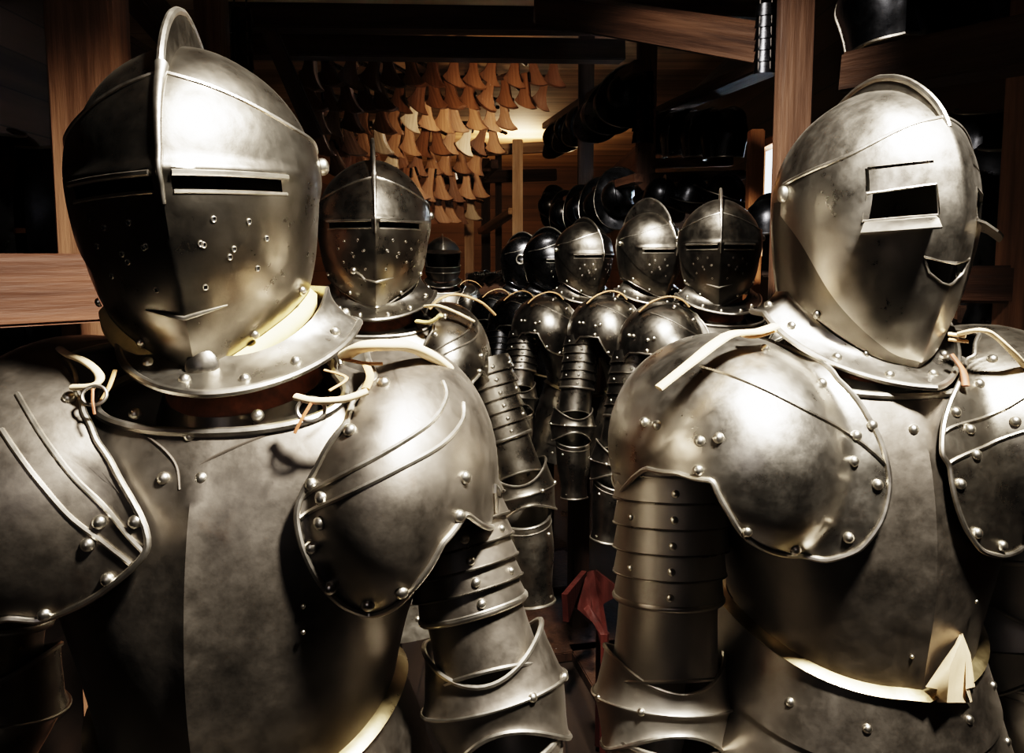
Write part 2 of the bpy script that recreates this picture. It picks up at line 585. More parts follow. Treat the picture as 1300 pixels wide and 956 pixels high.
        for s in (-1, 1):
            rowsf = []
            for t in range(9):
                x = s * lerp(.029, .084, t / 8); z = lerp(.0025, -.0035, t / 8)
                a = vp(phi_of_x(x, z, keel), z)
                nn = hn(phi_of_x(x, z, keel), z, keel); nn.z = 0; nn.normalize()
                rowsf.append([a - nn * .004 + Vector((0, 0, .001)), a + nn * .010 - Vector((0, 0, .003)), a + nn * .024 - Vector((0, 0, .011))])
            fb = MB(); fb.grid(rowsf); fb.build('eye_flap', 'steel_light', hel, solid=0.002)
            loop = []
            for x, z in ((s*.086, -.003), (s*.057, 0), (s*.027, .003), (s*.029, .030), (s*.057, .026), (s*.084, .022)):
                loop.append(vp(phi_of_x(x, z, keel), z))
            MB().tube(loop, 0.0014, True, 6).build('eye_rim', 'edge', hel)
        loop = [vp(phi_of_x(x, z, keel), z) for x, z in ((-.033, -.034), (0, -.039), (.033, -.034), (.024, -.048), (.008, -.057), (0, -.0585), (-.008, -.057), (-.024, -.048))]
        MB().tube(loop, 0.0014, True, 6).build('mouth_rim', 'edge', hel)
    # bevor
    rows = []
    for i in range(81):
        phi = R(-112 + 224 * i / 80)
        top = zl(max(-R(98), min(R(98), phi))) + 0.018
        if abs(phi) > R(98): top = 0.02
        rows.append([hp(phi, lerp(zborder(phi), top, t / 16), 0.0022, keel) for t in range(17)])
    bb = MB(); bb.grid(rows)
    bb.build('bevor', mat if kind == 'slit' else 'steel_dim', hel, solid=0.002, angle=32)  # mask helmet: the bevor's shade is put into a darker steel
    MB().tube([hp(2 * PI * i / 96, zborder(2 * PI * i / 96), 0.001, keel) for i in range(96)], 0.0034, True, 8).build('neck_rim', mat, hel)
    if padding:
        pb = MB(); rows = []
        for i in range(96):
            phi = 2 * PI * i / 96
            z = zborder(phi)
            a = hp(phi, z + .004, 0.003, keel); o_ = Vector((a.x, a.y, 0)).normalized()
            rows.append([a, a + o_ * .007 - Vector((0, 0, .006)), a + o_ * .006 - Vector((0, 0, .017)), a - o_ * .004 - Vector((0, 0, .024)), a - o_ * .016 - Vector((0, 0, .014))])
        pb.grid(rows, True); pb.build('neck_padding', 'leather_yellow', hel, solid=0.002, angle=60)
        kb = MB(); p = hp(R(6), -.150, 0.006, keel)
        kb.lathe([(.0001, .006), (.012, .005), (.0155, .002), (.0165, -.004)], 20)
        k = kb.build('chin_button', 'steel_dark', hel); k.location = p; k.rotation_euler = (R(80), 0, R(6))
    if rivets:
        for s in (-1, 1):
            stud(hel, hp(s * R(95), 0.026, 0.009, keel), hn(s * R(95), 0.026, keel), 1.5)
            for ph, z in ((40, -.128), (70, -.092)):
                stud(hel, hp(s * R(ph), z, 0.005, keel), hn(s * R(ph), z, keel), 0.75)
    return hel

# ------------------------------------------------------------------ torso
TZ = [1.04, 1.09, 1.15, 1.20, 1.25, 1.30, 1.33, 1.365, 1.385, 1.400, 1.412]
TW = [.132, .137, .150, .167, .186, .196, .190, .166, .130, .090, .074]
TF = [.146, .152, .160, .160, .154, .142, .130, .110, .095, .080, .070]
TB = [.115, .115, .120, .128, .135, .135, .130, .110, .095, .083, .073]
TN = 2.35

def tp(phi, z, off=0.0, keel=0.10):
    w = smooth_interp(z, TZ, TW) + off
    f = smooth_interp(z, TZ, TF) + off; b = smooth_interp(z, TZ, TB) + off
    s, c = math.sin(phi), math.cos(phi)
    e = 2 / TN
    x = w * math.copysign(abs(s) ** e, s)
    if c > 0:
        k = keel * max(0, min(1, (1.375 - z) / .08))
        y = -f * ((1 - k) * abs(c) ** e + k * (1 - abs(x / w))) - 0.006 * math.exp(-(x / .010) ** 2) * k * 8
    else:
        y = b * abs(c) ** e
    return Vector((x, y, z))

def chest_y(x, z, off=0.0):
    w = smooth_interp(z, TZ, TW) + off; f = smooth_interp(z, TZ, TF) + off
    g = min(1, abs(x) / w) ** TN
    return -f * (1 - g) ** (1 / TN) if g < 1 else 0.0

def in_chest(p, off):
    if not (1.0 < p.z < 1.41): return False
    w = smooth_interp(p.z, TZ, TW) + off
    f = (smooth_interp(p.z, TZ, TF) if p.y < 0 else smooth_interp(p.z, TZ, TB)) + off
    return (abs(p.x) / w) ** TN + (abs(p.y) / f) ** TN < 1

def chest_n(p):
    e = .002
    dx = Vector((2 * e, chest_y(p.x + e, p.z) - chest_y(p.x - e, p.z), 0))
    dz = Vector((0, chest_y(p.x, p.z + e) - chest_y(p.x, p.z - e), 2 * e))
    return dx.cross(dz).normalized()

def make_torso(root, mat, rivets=True, chest_pts=(), grooves=(), detail=True):
    def ztop(phi):
        c = math.cos(phi)
        return 1.404 - 0.042 * max(0, c) ** 1.6 if c > 0 else 1.408
    def zbot(phi):
        return 1.095 - 0.035 * max(0, math.cos(phi)) ** 1.5
    # front
    rows = []
    for i in range(97):
        phi = R(-92 + 184 * i / 96)
        a, b = zbot(phi), ztop(phi)
        rows.append([tp(phi, lerp(a, b, 1 - (1 - t / 40) ** 1.3)) for t in range(41)])
    br = MB().grid(rows).build('breastplate', mat, root, solid=0.003, angle=30)
    top = [tp(R(-92 + 184 * i / 60), ztop(R(-92 + 184 * i / 60)), 0.0015) for i in range(61)]
    MB().tube(top, 0.0042, n=8).build('neck_rim', 'edge', br)
    rows = []
    for i in range(49):
        phi = R(90 + 180 * i / 48)
        rows.append([tp(phi, lerp(1.095, 1.408, 1 - (1 - t / 24) ** 1.3), -.002) for t in range(25)])
    MB().grid(rows).build('backplate', mat, root, solid=0.003)
    # waist flange
    rows = []
    for i in range(72):
        phi = 2 * PI * i / 72
        z = zbot(phi)
        a = tp(phi, z, -.001); o_ = Vector((a.x, a.y, 0)).normalized()
        rows.append([a, a + o_ * .008 - Vector((0, 0, .003)), a + o_ * .013 - Vector((0, 0, .007))])
    fl = MB().grid(rows, True).build('waist_flange', 'brass', root, solid=0.002)
    # lining collar inside the neck hole
    rows = []
    for i in range(64):
        phi = 2 * PI * i / 64
        c = max(0, math.cos(phi))
        rows.append([Vector((math.sin(phi) * lerp(.066, .076, 1 - t / 4), -math.cos(phi) * lerp(.066 + .012 * c, .072 + .022 * c, 1 - t / 4), lerp(1.368 - .014 * c, 1.412 - .024 * c, t / 4))) for t in range(5)])
    MB().grid(rows, True).build('collar_lining', 'leather_rust', root, solid=0.002)
    rows = []
    for i in range(64):
        phi = 2 * PI * i / 64
        c = max(0, math.cos(phi))
        rows.append([Vector((math.sin(phi) * lerp(.073, .080, 1 - t / 3), -math.cos(phi) * lerp(.070 + .020 * c, .074 + .026 * c, 1 - t / 3), lerp(1.366 - .018 * c, 1.390 - .020 * c, t / 3))) for t in range(4)])
    MB().grid(rows, True).build('inner_collar', 'steel_dark', root, solid=0.002)
    # skirt of lames
    fz = [1.085, 1.02, .96, .90, .835]
    for q in range(4):
        rows = []
        for i in range(72):
            phi = 2 * PI * i / 72
            r0 = []
            for t in range(5):
                z = lerp(fz[q], fz[q + 1] - .008, t / 4)
                u = (1.085 - z) / .25
                W = .142 + .075 * u; F = .150 + .050 * u
                e = 2 / 2.2
                s, c = math.sin(phi), math.cos(phi)
                r0.append(Vector((W * math.copysign(abs(s) ** e, s), -F * math.copysign(abs(c) ** e, c), z - .03 * max(0, c))) * 1.0)
                k = 1 + .02 * (t / 4)
                r0[-1].x *= k; r0[-1].y *= k
            rows.append(r0)
        lm = MB().grid(rows, True).build('skirt_lame', mat, root, solid=0.002)
        if rivets and detail:
            for a in (-50, -20, 20, 50):
                i = int((a % 360) / 5) % 72
                stud(lm, rows[i][2], Vector((rows[i][2].x, rows[i][2].y, 0)), 0.9)
    # stand post that carries the suit
    sp = MB(); sp.box((0, .03, .72), (.07, .07, 1.44)); sp.box((0, .03, .02), (.42, .42, .04))
    sp.build('stand_post', 'wood_dark', root, bevel=.004)
    for p in chest_pts:
        stud(br, p, chest_n(p), 0.35 if p.z < 1.325 else 0.95)
    for g in grooves:
        MB().tube(crom(g, 6), 0.0013, n=6).build('engraved_line', 'groove', br)
    return br

def make_gorget(root, mat, point=0.0, rivets=True, rz=0.0, drop=0.0, sc=1.0):
    rows = []
    N = 96
    def bot(phi):
        s, c = math.sin(phi), math.cos(phi)
        k = point
        f = .136
        y = -f * (c * (1 - k) + k * (1 - abs(s))) if c > 0 else -.115 * c
        z = 1.443 - .047 * max(0, c) ** 1.15 - drop * max(0, c)
        return Vector((.117 * s, y, z))
    def top(phi):
        s, c = math.sin(phi), math.cos(phi)
        y = -.074 * c if c > 0 else -.088 * c
        return Vector((.086 * s, y, 1.478 - .058 * max(0, c) - drop * max(0, c)))
    for i in range(N):
        phi = 2 * PI * i / N
        a, b = top(phi), bot(phi)
        row = []
        for t in range(9):
            u = t / 8
            p = a.lerp(b, u)
            o_ = Vector((p.x, p.y, 0)).normalized()
            p -= o_ * .008 * math.sin(PI * u)
            row.append(p)
        rows.append(row)
    g = MB().grid(rows, True).build('gorget', mat, root, solid=0.003)
    g.rotation_euler = (0, 0, rz); g.scale = (sc, sc, 1)
    MB().tube([bot(2 * PI * i / N) for i in range(N)], 0.0036, True, 8).build('gorget_rim', 'edge', g)
    if rivets:
        for d in (-100, -70, -42, -14, 14, 42, 70, 100):
            i = int(round((d % 360) / 360 * N)) % N
            p = rows[i][6]
            o_ = Vector((p.x, p.y, .05))
            stud(g, p, o_, 1.0)
    return g

# ------------------------------------------------------------------ pauldrons
class Ell:
    def __init__(s, side, S, rad, n=(.22, -.62, .55)):
        s.side = side
        s.S = Vector(S); s.rad = Vector(rad[:3]); s.out = rad[3] if len(rad) > 3 else rad[0]
        s.full = rad
        s.n = Vector((side * n[0], n[1], n[2])).normalized()
        s.e1 = Vector((0, 0, -1)); s.e1 = (s.e1 - s.n * s.e1.dot(s.n)).normalized()   # downwards
        s.e2 = s.n.cross(s.e1)
        if s.e2.x * side < 0: s.e2 = -s.e2                                            # towards the outside
        s.off = 0.009
    def rx(s, x):
        return s.out if x * s.side > 0 else s.rad.x
    def q(s, psi, gam):
        return s.n * math.cos(gam) + (s.e1 * math.cos(psi) + s.e2 * math.sin(psi)) * math.sin(gam)
    def surf(s, psi, gam, lift=0.0):
        q = s.q(psi, gam)
        p = s.S + Vector((q.x * (s.rx(q.x) + lift), q.y * (s.rad.y + lift), q.z * (s.rad.z + lift)))
        if p.y < .02:
            yc = chest_y(p.x, min(p.z, 1.40), s.off) - lift
            a, b = -p.y, -yc
            k = .010
            h = max(0, min(1, .5 + .5 * (a - b) / k))
            p.y = -(lerp(b, a, h) + k * h * (1 - h))
        return p
    def ang(s, p):
        q = Vector(((p.x - s.S.x) / s.rx(p.x - s.S.x), 0, (p.z - s.S.z) / s.rad.z))
        r2 = q.x ** 2 + q.z ** 2
        if r2 > .998:
            k = math.sqrt(.998 / r2); q *= k; r2 = .998
        q.y = -math.sqrt(1 - r2)
        return s.angq(q)
    def angq(s, q):
        q = q.normalized()
        g = math.acos(max(-1, min(1, q.dot(s.n))))
        return math.atan2(q.dot(s.e2), q.dot(s.e1)), g
    def inside(s, p):
        q = Vector(((p.x - s.S.x) / s.rx(p.x - s.S.x), (p.y - s.S.y) / s.rad.y, (p.z - s.S.z) / s.rad.z))
        return q.length < 1 or (p.y < .02 and in_chest(p, s.off))
    def hit(s, Minv, px, py):
        o = Minv @ CAM; d = ((Minv.to_3x3()) @ ray(px, py)).normalized()
        t = 0.3; best = None; bd = 9
        while t < 1.5:
            p = o + d * t
            if s.inside(p):
                lo, hi = t - .004, t
                for _ in range(14):
                    m = (lo + hi) / 2
                    if s.inside(o + d * m): hi = m
                    else: lo = m
                return o + d * hi
            q = Vector(((p.x - s.S.x) / s.rx(p.x - s.S.x), (p.y - s.S.y) / s.rad.y, (p.z - s.S.z) / s.rad.z)).length
            if q < bd: bd = q; best = p
            t += .004
        return best
    def normal(s, psi, gam):
        e = .01
        a = s.surf(psi + e, gam) - s.surf(psi - e, gam)
        b = s.surf(psi, gam + e) - s.surf(psi, gam - e)
        n_ = a.cross(b).normalized()
        if n_.dot(s.surf(psi, gam) - s.S) < 0: n_ = -n_
        return n_

def trace(ell, Minv, pts):
    return [ell.ang(ell.hit(Minv, *p)) for p in pts]

def bound_fn(pairs):
    ps = sorted((p % (2 * PI), g) for p, g in pairs)
    N = 240
    out = []
    for i in range(N):
        a = 2 * PI * i / N
        # circular linear interpolation
        j = 0
        while j < len(ps) and ps[j][0] <= a: j += 1
        p0 = ps[j - 1] if j > 0 else (ps[-1][0] - 2 * PI, ps[-1][1])
        p1 = ps[j] if j < len(ps) else (ps[0][0] + 2 * PI, ps[0][1])
        t = (a - p0[0]) / max(1e-6, p1[0] - p0[0])
        out.append(lerp(p0[1], p1[1], t))
    for _ in range(2):
        out = [(out[i - 1] + 2 * out[i] + out[(i + 1) % N]) / 4 for i in range(N)]
    return out

def make_pauldron(root, mat, ell, bound, ridges=(), rivets=(), studs=True, ridge_mat='edge'):
    N = len(bound)
    rows = [[ell.surf(2 * PI * i / N, bound[i] * t / 26) for t in range(27)] for i in range(0, N, 2)]
    pd = MB().grid(rows, True).build('pauldron', mat, root, solid=-0.003, angle=34)
    MB().tube([ell.surf(2 * PI * i / N, bound[i], .001) for i in range(N)], 0.0028, True, 8).build('pauldron_rim', 'edge', pd)
    for rd in ridges:
        pts = [ell.angq(v) for v in crom([ell.q(p, g) for p, g in rd], 8)]
        MB().tube([ell.surf(p, g, .0002) for p, g in pts], 0.0022, n=6).build('lame_ridge', ridge_mat, pd)
    if studs:
        for p, g in rivets:
            stud(pd, ell.surf(p, g, .001), ell.normal(p, g), 1.0)
    return pd

def mirror(pairs):
    return [(p, g) for p, g in pairs]      # angles are already measured towards the outside of each side

# ------------------------------------------------------------------ arms
def make_arm(root, mat, side, sh, el, wr, r=.055, studs=True, bend=0.0):
    """lamed upper arm, cannon, elbow cop and forearm along a bent axis"""
    sh, el, wr = Vector(sh), Vector(el), Vector(wr)
    ax = (el - sh).normalized()
    fr = Vector((0, -1, 0)); fr = (fr - ax * fr.dot(ax)).normalized()
    sd = ax.cross(fr)
    if sd.x * side < 0: sd = -sd
    L = (el - sh).length
    def ring(c, rad, axis_f, axis_s, N=40, tilt=0.0, ax_=ax, wave=None):
        out = []
        for i in range(N):
            a = 2 * PI * i / N
            p = c + (axis_f * math.cos(a) + axis_s * math.sin(a)) * rad
            p -= ax_ * (tilt * math.cos(a))
            if wave: p += ax_ * wave(a)
            out.append(p)
        return out
    arm = None
    n_l = 6
    t0, t1 = .10, .62
    for k in range(n_l):
        a, b = lerp(t0, t1, k / n_l), lerp(t0, t1, (k + 1) / n_l) + .012
        ra = r * lerp(1.10, .97, k / n_l)
        rr = [ring(sh + ax * L * lerp(a, b, t / 3), ra + .0045 * t / 3, fr, sd, tilt=.012) for t in range(4)]
        rows = [[rr[t][i] for t in range(4)] for i in range(40)]
        lm = MB().grid(rows, True).build('arm_lame', mat, root, solid=.0018)
        e = MB().tube(rr[3], .0013, True, 6)
        e.build('lame_edge', 'edge' if k == n_l - 1 else 'steel', lm)
        if studs:
            i = int(40 * (.08 if side > 0 else .08)) if k % 1 == 0 else 0
            p = rr[2][2]; stud(lm, p, p - (sh + ax * L * b), .8)
            if k in (0, 2, 4):
                p = rr[2][7]; stud(lm, p, p - (sh + ax * L * b), .7)
    # turned ring
    c = sh + ax * L * (t1 + .012)
    rg = MB().tube(ring(c, r * 1.02, fr, sd, tilt=.010), .0045, True, 10).build('arm_ring', 'edge', root)
    # upper cannon
    rr = [ring(sh + ax * L * lerp(t1 + .01, .93, t / 8), r * lerp(.95, .99, t / 8) + .004 * (t / 8) ** 2, fr, sd,
               tilt=.010 + .020 * (t / 8)) for t in range(9)]
    can = MB().grid([[q[i] for q in rr] for i in range(40)], True).build('upper_cannon', mat, root, solid=.002)
    MB().tube(rr[-1], .0022, True, 6).build('cannon_edge', 'edge', can)
    # elbow cop: bulging shell open at the inner elbow, wavy borders
    ax2 = (wr - el).normalized()
    mid = (ax + ax2).normalized()
    f2 = (fr - mid * fr.dot(mid)).normalized(); s2 = mid.cross(f2)
    if s2.x * side < 0: s2 = -s2
    N = 56
    rows = []
    for i in range(N):
        a = 2 * PI * i / N
        outer = .5 - .5 * math.cos(a - R(20))              # 0 at the inner elbow (front), 1 at the point
        h0 = -.036 - .016 * outer + .014 * math.cos(2 * a)
        h1 = .034 + .022 * outer - .014 * math.cos(2 * a)
        row = []
        for t in range(13):
            u = t / 12
            rad = r * 1.08 + .016 * math.sin(PI * u) * (.4 + outer) + .006 * math.exp(-((u - .5) / .06) ** 2) * (.3 + outer) + .006 * (abs(u - .5) * 2) ** 4
            row.append(el + (f2 * math.cos(a) + s2 * math.sin(a)) * rad + mid * lerp(h0, h1, u))
        rows.append(row)
    cop = MB().grid(rows, True).build('elbow_cop', mat, root, solid=.0022, angle=30)
    for k in (0, 12):
        MB().tube([q[k] for q in rows], .0026, True, 6).build('cop_rim', 'edge', cop)
    MB().tube([q[6] + (q[6] - el).normalized() * .0005 for q in rows], .0018, True, 6).build('cop_ridge', 'edge', cop)
    if studs:
        for i in (6, 14):
            stud(cop, rows[i][6], rows[i][6] - el, .8)
    # forearm
    f3 = (Vector((0, -1, 0)) - ax2 * Vector((0, -1, 0)).dot(ax2)).normalized(); s3 = ax2.cross(f3)
    if s3.x * side < 0: s3 = -s3
    L2 = (wr - el).length
    rr = []
    for t in range(13):
        u = lerp(.22, 1.0, t / 12)
        rad = r * smooth_interp(u, [.22, .3, .55, .85, 1.0], [1.02, 1.03, 1.0, .78, .80])
        rr.append(ring(el + ax2 * L2 * u, rad, f3, s3, 40, tilt=-.018 * (1 - t / 12), ax_=ax2))
    fa = MB().grid([[q[i] for q in rr] for i in range(40)], True).build('forearm_cannon', mat, root, solid=.002)
    MB().tube(rr[0], .0030, True, 8).build('forearm_rim', 'edge', fa)
    MB().tube(rr[1], .0016, True, 6).build('forearm_band', 'edge', fa)
    MB().tube(rr[-1], .0030, True, 8).build('wrist_rim', 'edge', fa)
    if studs:
        for t in (2, 11):
            p = rr[t][6]; stud(fa, p, p - (el + ax2 * L2 * .5), .8)

def strap(root, pts, width, mat='leather', thick=.35, up=(0, 0, 1), name='leather_strap', taper=False):
    c = crom(pts, 6)
    N = len(c)
    rs = [width / 2 * (1 if not taper else (.55 + .45 * math.sin(PI * min(1, .15 + i / N)))) for i in range(N)]
    return MB().tube(c, rs, n=10, flat=thick, up=up).build(name, mat, root, angle=60)

def buckle(root, c, r, nrm, pin):
    q = Vector(nrm).to_track_quat('Z', 'Y').to_matrix()
    pts = [Vector(c) + q @ Vector((r * math.cos(2 * PI * i / 24), r * .85 * math.sin(2 * PI * i / 24), 0)) for i in range(24)]
    b = MB().tube(pts, r * .16, True, 8).build('buckle', 'edge', root)
    MB().tube([Vector(pin[0]), (Vector(pin[0]) + Vector(pin[1])) / 2 + Vector(nrm) * .002, Vector(pin[1])], r * .13, n=6).build('buckle_pin', 'leather_rust', b)

# ------------------------------------------------------------------ the suits
def root_of(name, X, Y, rz, label, group=None):
    r_ = empty(name, (X, Y, 0), rz)
    tag(r_, label, 'suit of armour', group)
    Mx = Matrix.Translation((X, Y, 0)) @ Matrix.Rotation(rz, 4, 'Z')
    return r_, Mx.inverted()

def hidden_bounds(ell):
    # far side of a pauldron, where the photograph gives no outline: behind and over the shoulder
    return [ell.angq(Vector((ell.side * x, y, z))) for x, y, z in
            ((.93, -.05, -.36), (.88, .35, -.34), (.5, .75, -.42), (.0, .93, -.3), (-.35, .9, .1), (-.45, .55, .7), (-.35, .2, .92))]

def chest_hit(Minv, px, py):
    o = Minv @ CAM; d = (Minv.to_3x3() @ ray(px, py)).normalized()
    t = .3
    while t < 1.4:
        p = o + d * t
        if in_chest(p, .001): return p
        t += .002
    return None

# --- suit A: nearest on the left
A, MA = root_of('suit_of_armor', -.255, .75, R(0), 'brown steel suit with tall fin-like comb and slit visor, nearest in the left row')
# outlines of its two shoulder plates, followed along the plates' edges
eAR = Ell(1, (.148, 0, 1.295), (.094, .168, .128))
tAR = trace(eAR, MA, [(490, 452), (478, 478), (440, 540), (402, 600), (381, 632), (378, 655), (385, 692), (408, 738), (438, 768), (470, 780), (500, 770), (527, 742), (560, 690), (590, 650), (622, 610)])
rAR = [trace(eAR, MA, [(382, 634), (440, 600), (500, 568), (548, 535), (566, 505), (562, 485)]),
       trace(eAR, MA, [(382, 658), (440, 628), (505, 596), (560, 565), (586, 535), (588, 512)])]
vAR = trace(eAR, MA, [(487, 486), (444, 546), (396, 614), (408, 632), (406, 664), (396, 694), (420, 746), (467, 768), (510, 752), (590, 606), (583, 655)])
bAR = bound_fn(tAR + hidden_bounds(eAR))
eAL = Ell(-1, (-.165, 0, 1.282), (.178, .172, .150, .118))
tAL = trace(eAL, MA, [(80, 455), (97, 492), (106, 525), (122, 562), (150, 610), (178, 652), (190, 692), (176, 712), (150, 735), (100, 768), (50, 788), (10, 782)])
rAL = [trace(eAL, MA, [(22, 500), (60, 562), (110, 622), (158, 674), (182, 700)]),
       trace(eAL, MA, [(2, 545), (50, 612), (110, 672), (166, 716)])]
vAL = trace(eAL, MA, [(88, 505), (127, 662), (171, 662), (113, 690), (136, 735), (57, 780)])
bAL = bound_fn(tAL + [eAL.angq(Vector((-.6, -.6, -.5))), eAL.angq(Vector((-.85, -.35, -.42)))] + hidden_bounds(eAL))
cA = [chest_hit(MA, *p) for p in [(171, 525), (241, 553), (327, 527), (385, 770), (385, 803), (207, 607), (255, 607)]]
gA = [[chest_hit(MA, *p) for p in q] for q in ([(172, 545), (205, 568), (224, 592), (228, 622)], [(360, 545), (305, 565), (255, 590), (240, 612)])]
make_helmet(A, 'slit', 'steel_helm', (-.038, 0, 1.562), (R(0), R(-3), R(10)), scale=(.89, .90, 1.0), comb=.034, padding=True, comb_mat='steel_dim')  # comb in darker steel stands in for shade on the blade
make_gorget(A, 'steel_light', .1, rz=R(4), sc=.92)
make_torso(A, 'steel_brown', chest_pts=[p for p in cA if p], grooves=[g for g in gA if all(g)])
make_pauldron(A, 'steel_brown', eAR, bAR, rAR, vAR)
make_pauldron(A, 'steel_brown', eAL, bAL, rAL, vAL)
make_arm(A, 'steel_brown', 1, (.178, .005, 1.31), (.240, -.010, 1.078), (.285, -.10, .90), r=.050)
make_arm(A, 'steel', -1, (-.232, .005, 1.30), (-.275, -.010, 1.07), (-.31, -.09, .88), r=.052)
def AP(px, py, Y): return MA @ at(px, py, Y)
strap(A, [AP(437, 452, .68), (AP(458, 441, .665)), AP(490, 438, .665), AP(520, 440, .68), AP(548, 453, .71), AP(568, 468, .74)], .0135, 'leather_pale', .75)
strap(A, [AP(376, 504, .625), AP(400, 509, .618), AP(436, 507, .618), AP(466, 497, .625)], .0085, 'leather_pale', .7)
strap(A, [AP(436, 456, .675), AP(462, 461, .67), AP(486, 462, .672)], .006, 'leather', .5)
strap(A, [AP(464, 462, .665), AP(470, 478, .650), AP(464, 494, .630)], .007, 'leather', .4)
strap(A, [AP(412, 470, .655), AP(440, 480, .645), AP(418, 496, .632)], .0035, 'leather', .6)
buckle(A, AP(395, 520, .618), .011, (.1, -1, .4), (AP(395, 512, .612), AP(374, 550, .606)))
strap(A, [AP(76, 443, .70), AP(86, 450, .67), AP(104, 457, .655), AP(120, 468, .645), AP(127, 480, .640), AP(118, 490, .636), AP(92, 492, .64)], .0075, 'leather_pale', .7)
strap(A, [AP(146, 470, .66), AP(138, 492, .645), AP(126, 512, .635)], .004, 'leather', .5)
buckle(A, AP(120, 502, .630), .0095, (.1, -1, .5), (AP(118, 494, .626), AP(120, 526, .618)))

# --- suit D: nearest on the right
D, MD = root_of('suit_of_armor', .405, .93, R(8), 'pale steel suit with grinning mask helmet and flapped eye holes, nearest right')
eDL = Ell(-1, (-.160, 0, 1.285), (.136, .172, .135, .130))
tDL = trace(eDL, MD, [(978, 424), (1020, 448), (1062, 482), (1102, 532), (1124, 585), (1128, 612), (1118, 660), (1088, 698), (1045, 711), (1000, 704), (946, 682), (925, 650), (905, 610), (860, 600), (815, 592)])
rDL = [trace(eDL, MD, [(890, 465), (960, 490), (1030, 525), (1090, 560), (1124, 590)])]
vDL = trace(eDL, MD, [(971, 443), (1042, 486), (1106, 540), (1086, 553), (1082, 585), (1113, 615), (1076, 682), (1010, 698), (948, 675), (888, 560), (912, 556), (834, 540), (818, 536), (886, 597)])
bDL = bound_fn(tDL + hidden_bounds(eDL))
eDR = Ell(1, (.175, 0, 1.285), (.168, .172, .142, .112))
tDR = trace(eDR, MD, [(1245, 425), (1238, 455), (1212, 500), (1198, 540), (1196, 575), (1206, 590), (1212, 630), (1226, 670), (1246, 698), (1272, 705), (1300, 690)])
rDR = [trace(eDR, MD, [(1198, 550), (1250, 530), (1300, 505)]), trace(eDR, MD, [(1206, 588), (1255, 565), (1300, 548)])]
vDR = trace(eDR, MD, [(1260, 456), (1243, 487), (1214, 523), (1232, 545), (1240, 577), (1220, 614), (1241, 676), (1273, 692), (1289, 535)])
bDR = bound_fn(tDR + [eDR.angq(Vector((.75, -.5, -.42)))] + hidden_bounds(eDR))
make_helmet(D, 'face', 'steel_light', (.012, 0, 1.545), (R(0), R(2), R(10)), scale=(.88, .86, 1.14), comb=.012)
make_gorget(D, 'steel_light', .45, rz=R(4), drop=.022)
make_torso(D, 'steel_brown', chest_pts=[p for p in [chest_hit(MD, 1160, 545), chest_hit(MD, 1158, 834), chest_hit(MD, 1240, 764)] if p],
           grooves=[])
make_pauldron(D, 'steel_light', eDL, bDL, rDL, vDL, ridge_mat='steel')
make_pauldron(D, 'steel', eDR, bDR, rDR, vDR, ridge_mat='steel')
make_arm(D, 'steel_arm', -1, (-.216, .0, 1.325), (-.228, -.005, .985), (-.25, -.09, .82), r=.060)
make_arm(D, 'steel_arm', 1, (.235, .0, 1.32), (.245, -.005, 1.03), (.27, -.08, .85), r=.058)
def DP(px, py, Y): return MD @ at(px, py, Y)
strap(D, [DP(984, 414, .84), DP(962, 421, .83), DP(930, 424, .815), DP(908, 436, .80), DP(880, 458, .785), DP(836, 493, .775)], .0165, 'leather_pale', .4)
strap(D, [DP(984, 420, .845), DP(958, 428, .84), DP(940, 426, .84)], .008, 'leather', .4)
strap(D, [DP(1218, 424, .85), DP(1244, 419, .83), DP(1262, 426, .83), DP(1284, 446, .83), DP(1306, 470, .84)], .010, 'leather_pale', .5)
strap(D, [DP(1204, 424, .86), DP(1226, 427, .85)], .007, 'leather_pale', .6)
strap(D, [DP(1204, 431, .855), DP(1230, 434, .845)], .006, 'leather', .6)
strap(D, [DP(1208, 450, .84), DP(1222, 470, .83), DP(1226, 490, .82)], .008, 'leather_rust', .5)
# pale leather flap standing at the hip
hb = MB()
fl = [DP(1175, 872, .775), DP(1198, 838, .775), DP(1222, 804, .79), DP(1232, 830, .80), DP(1238, 872, .80)]
inn = [DP(1190, 875,   .765), DP(1206, 846, .76), DP(1222, 808, .78), DP(1226, 838, .78), DP(1226, 875, .775)]
low = [DP(1186, 892, .79), DP(1202, 892, .76), DP(1214, 892, .775), DP(1226, 892, .78), DP(1232, 892, .79)]
hb.grid([[a, b, c] for a, b, c in zip(fl, inn, low)])
hb.build('hip_flap', 'leather_pale', D, solid=.003, angle=60)

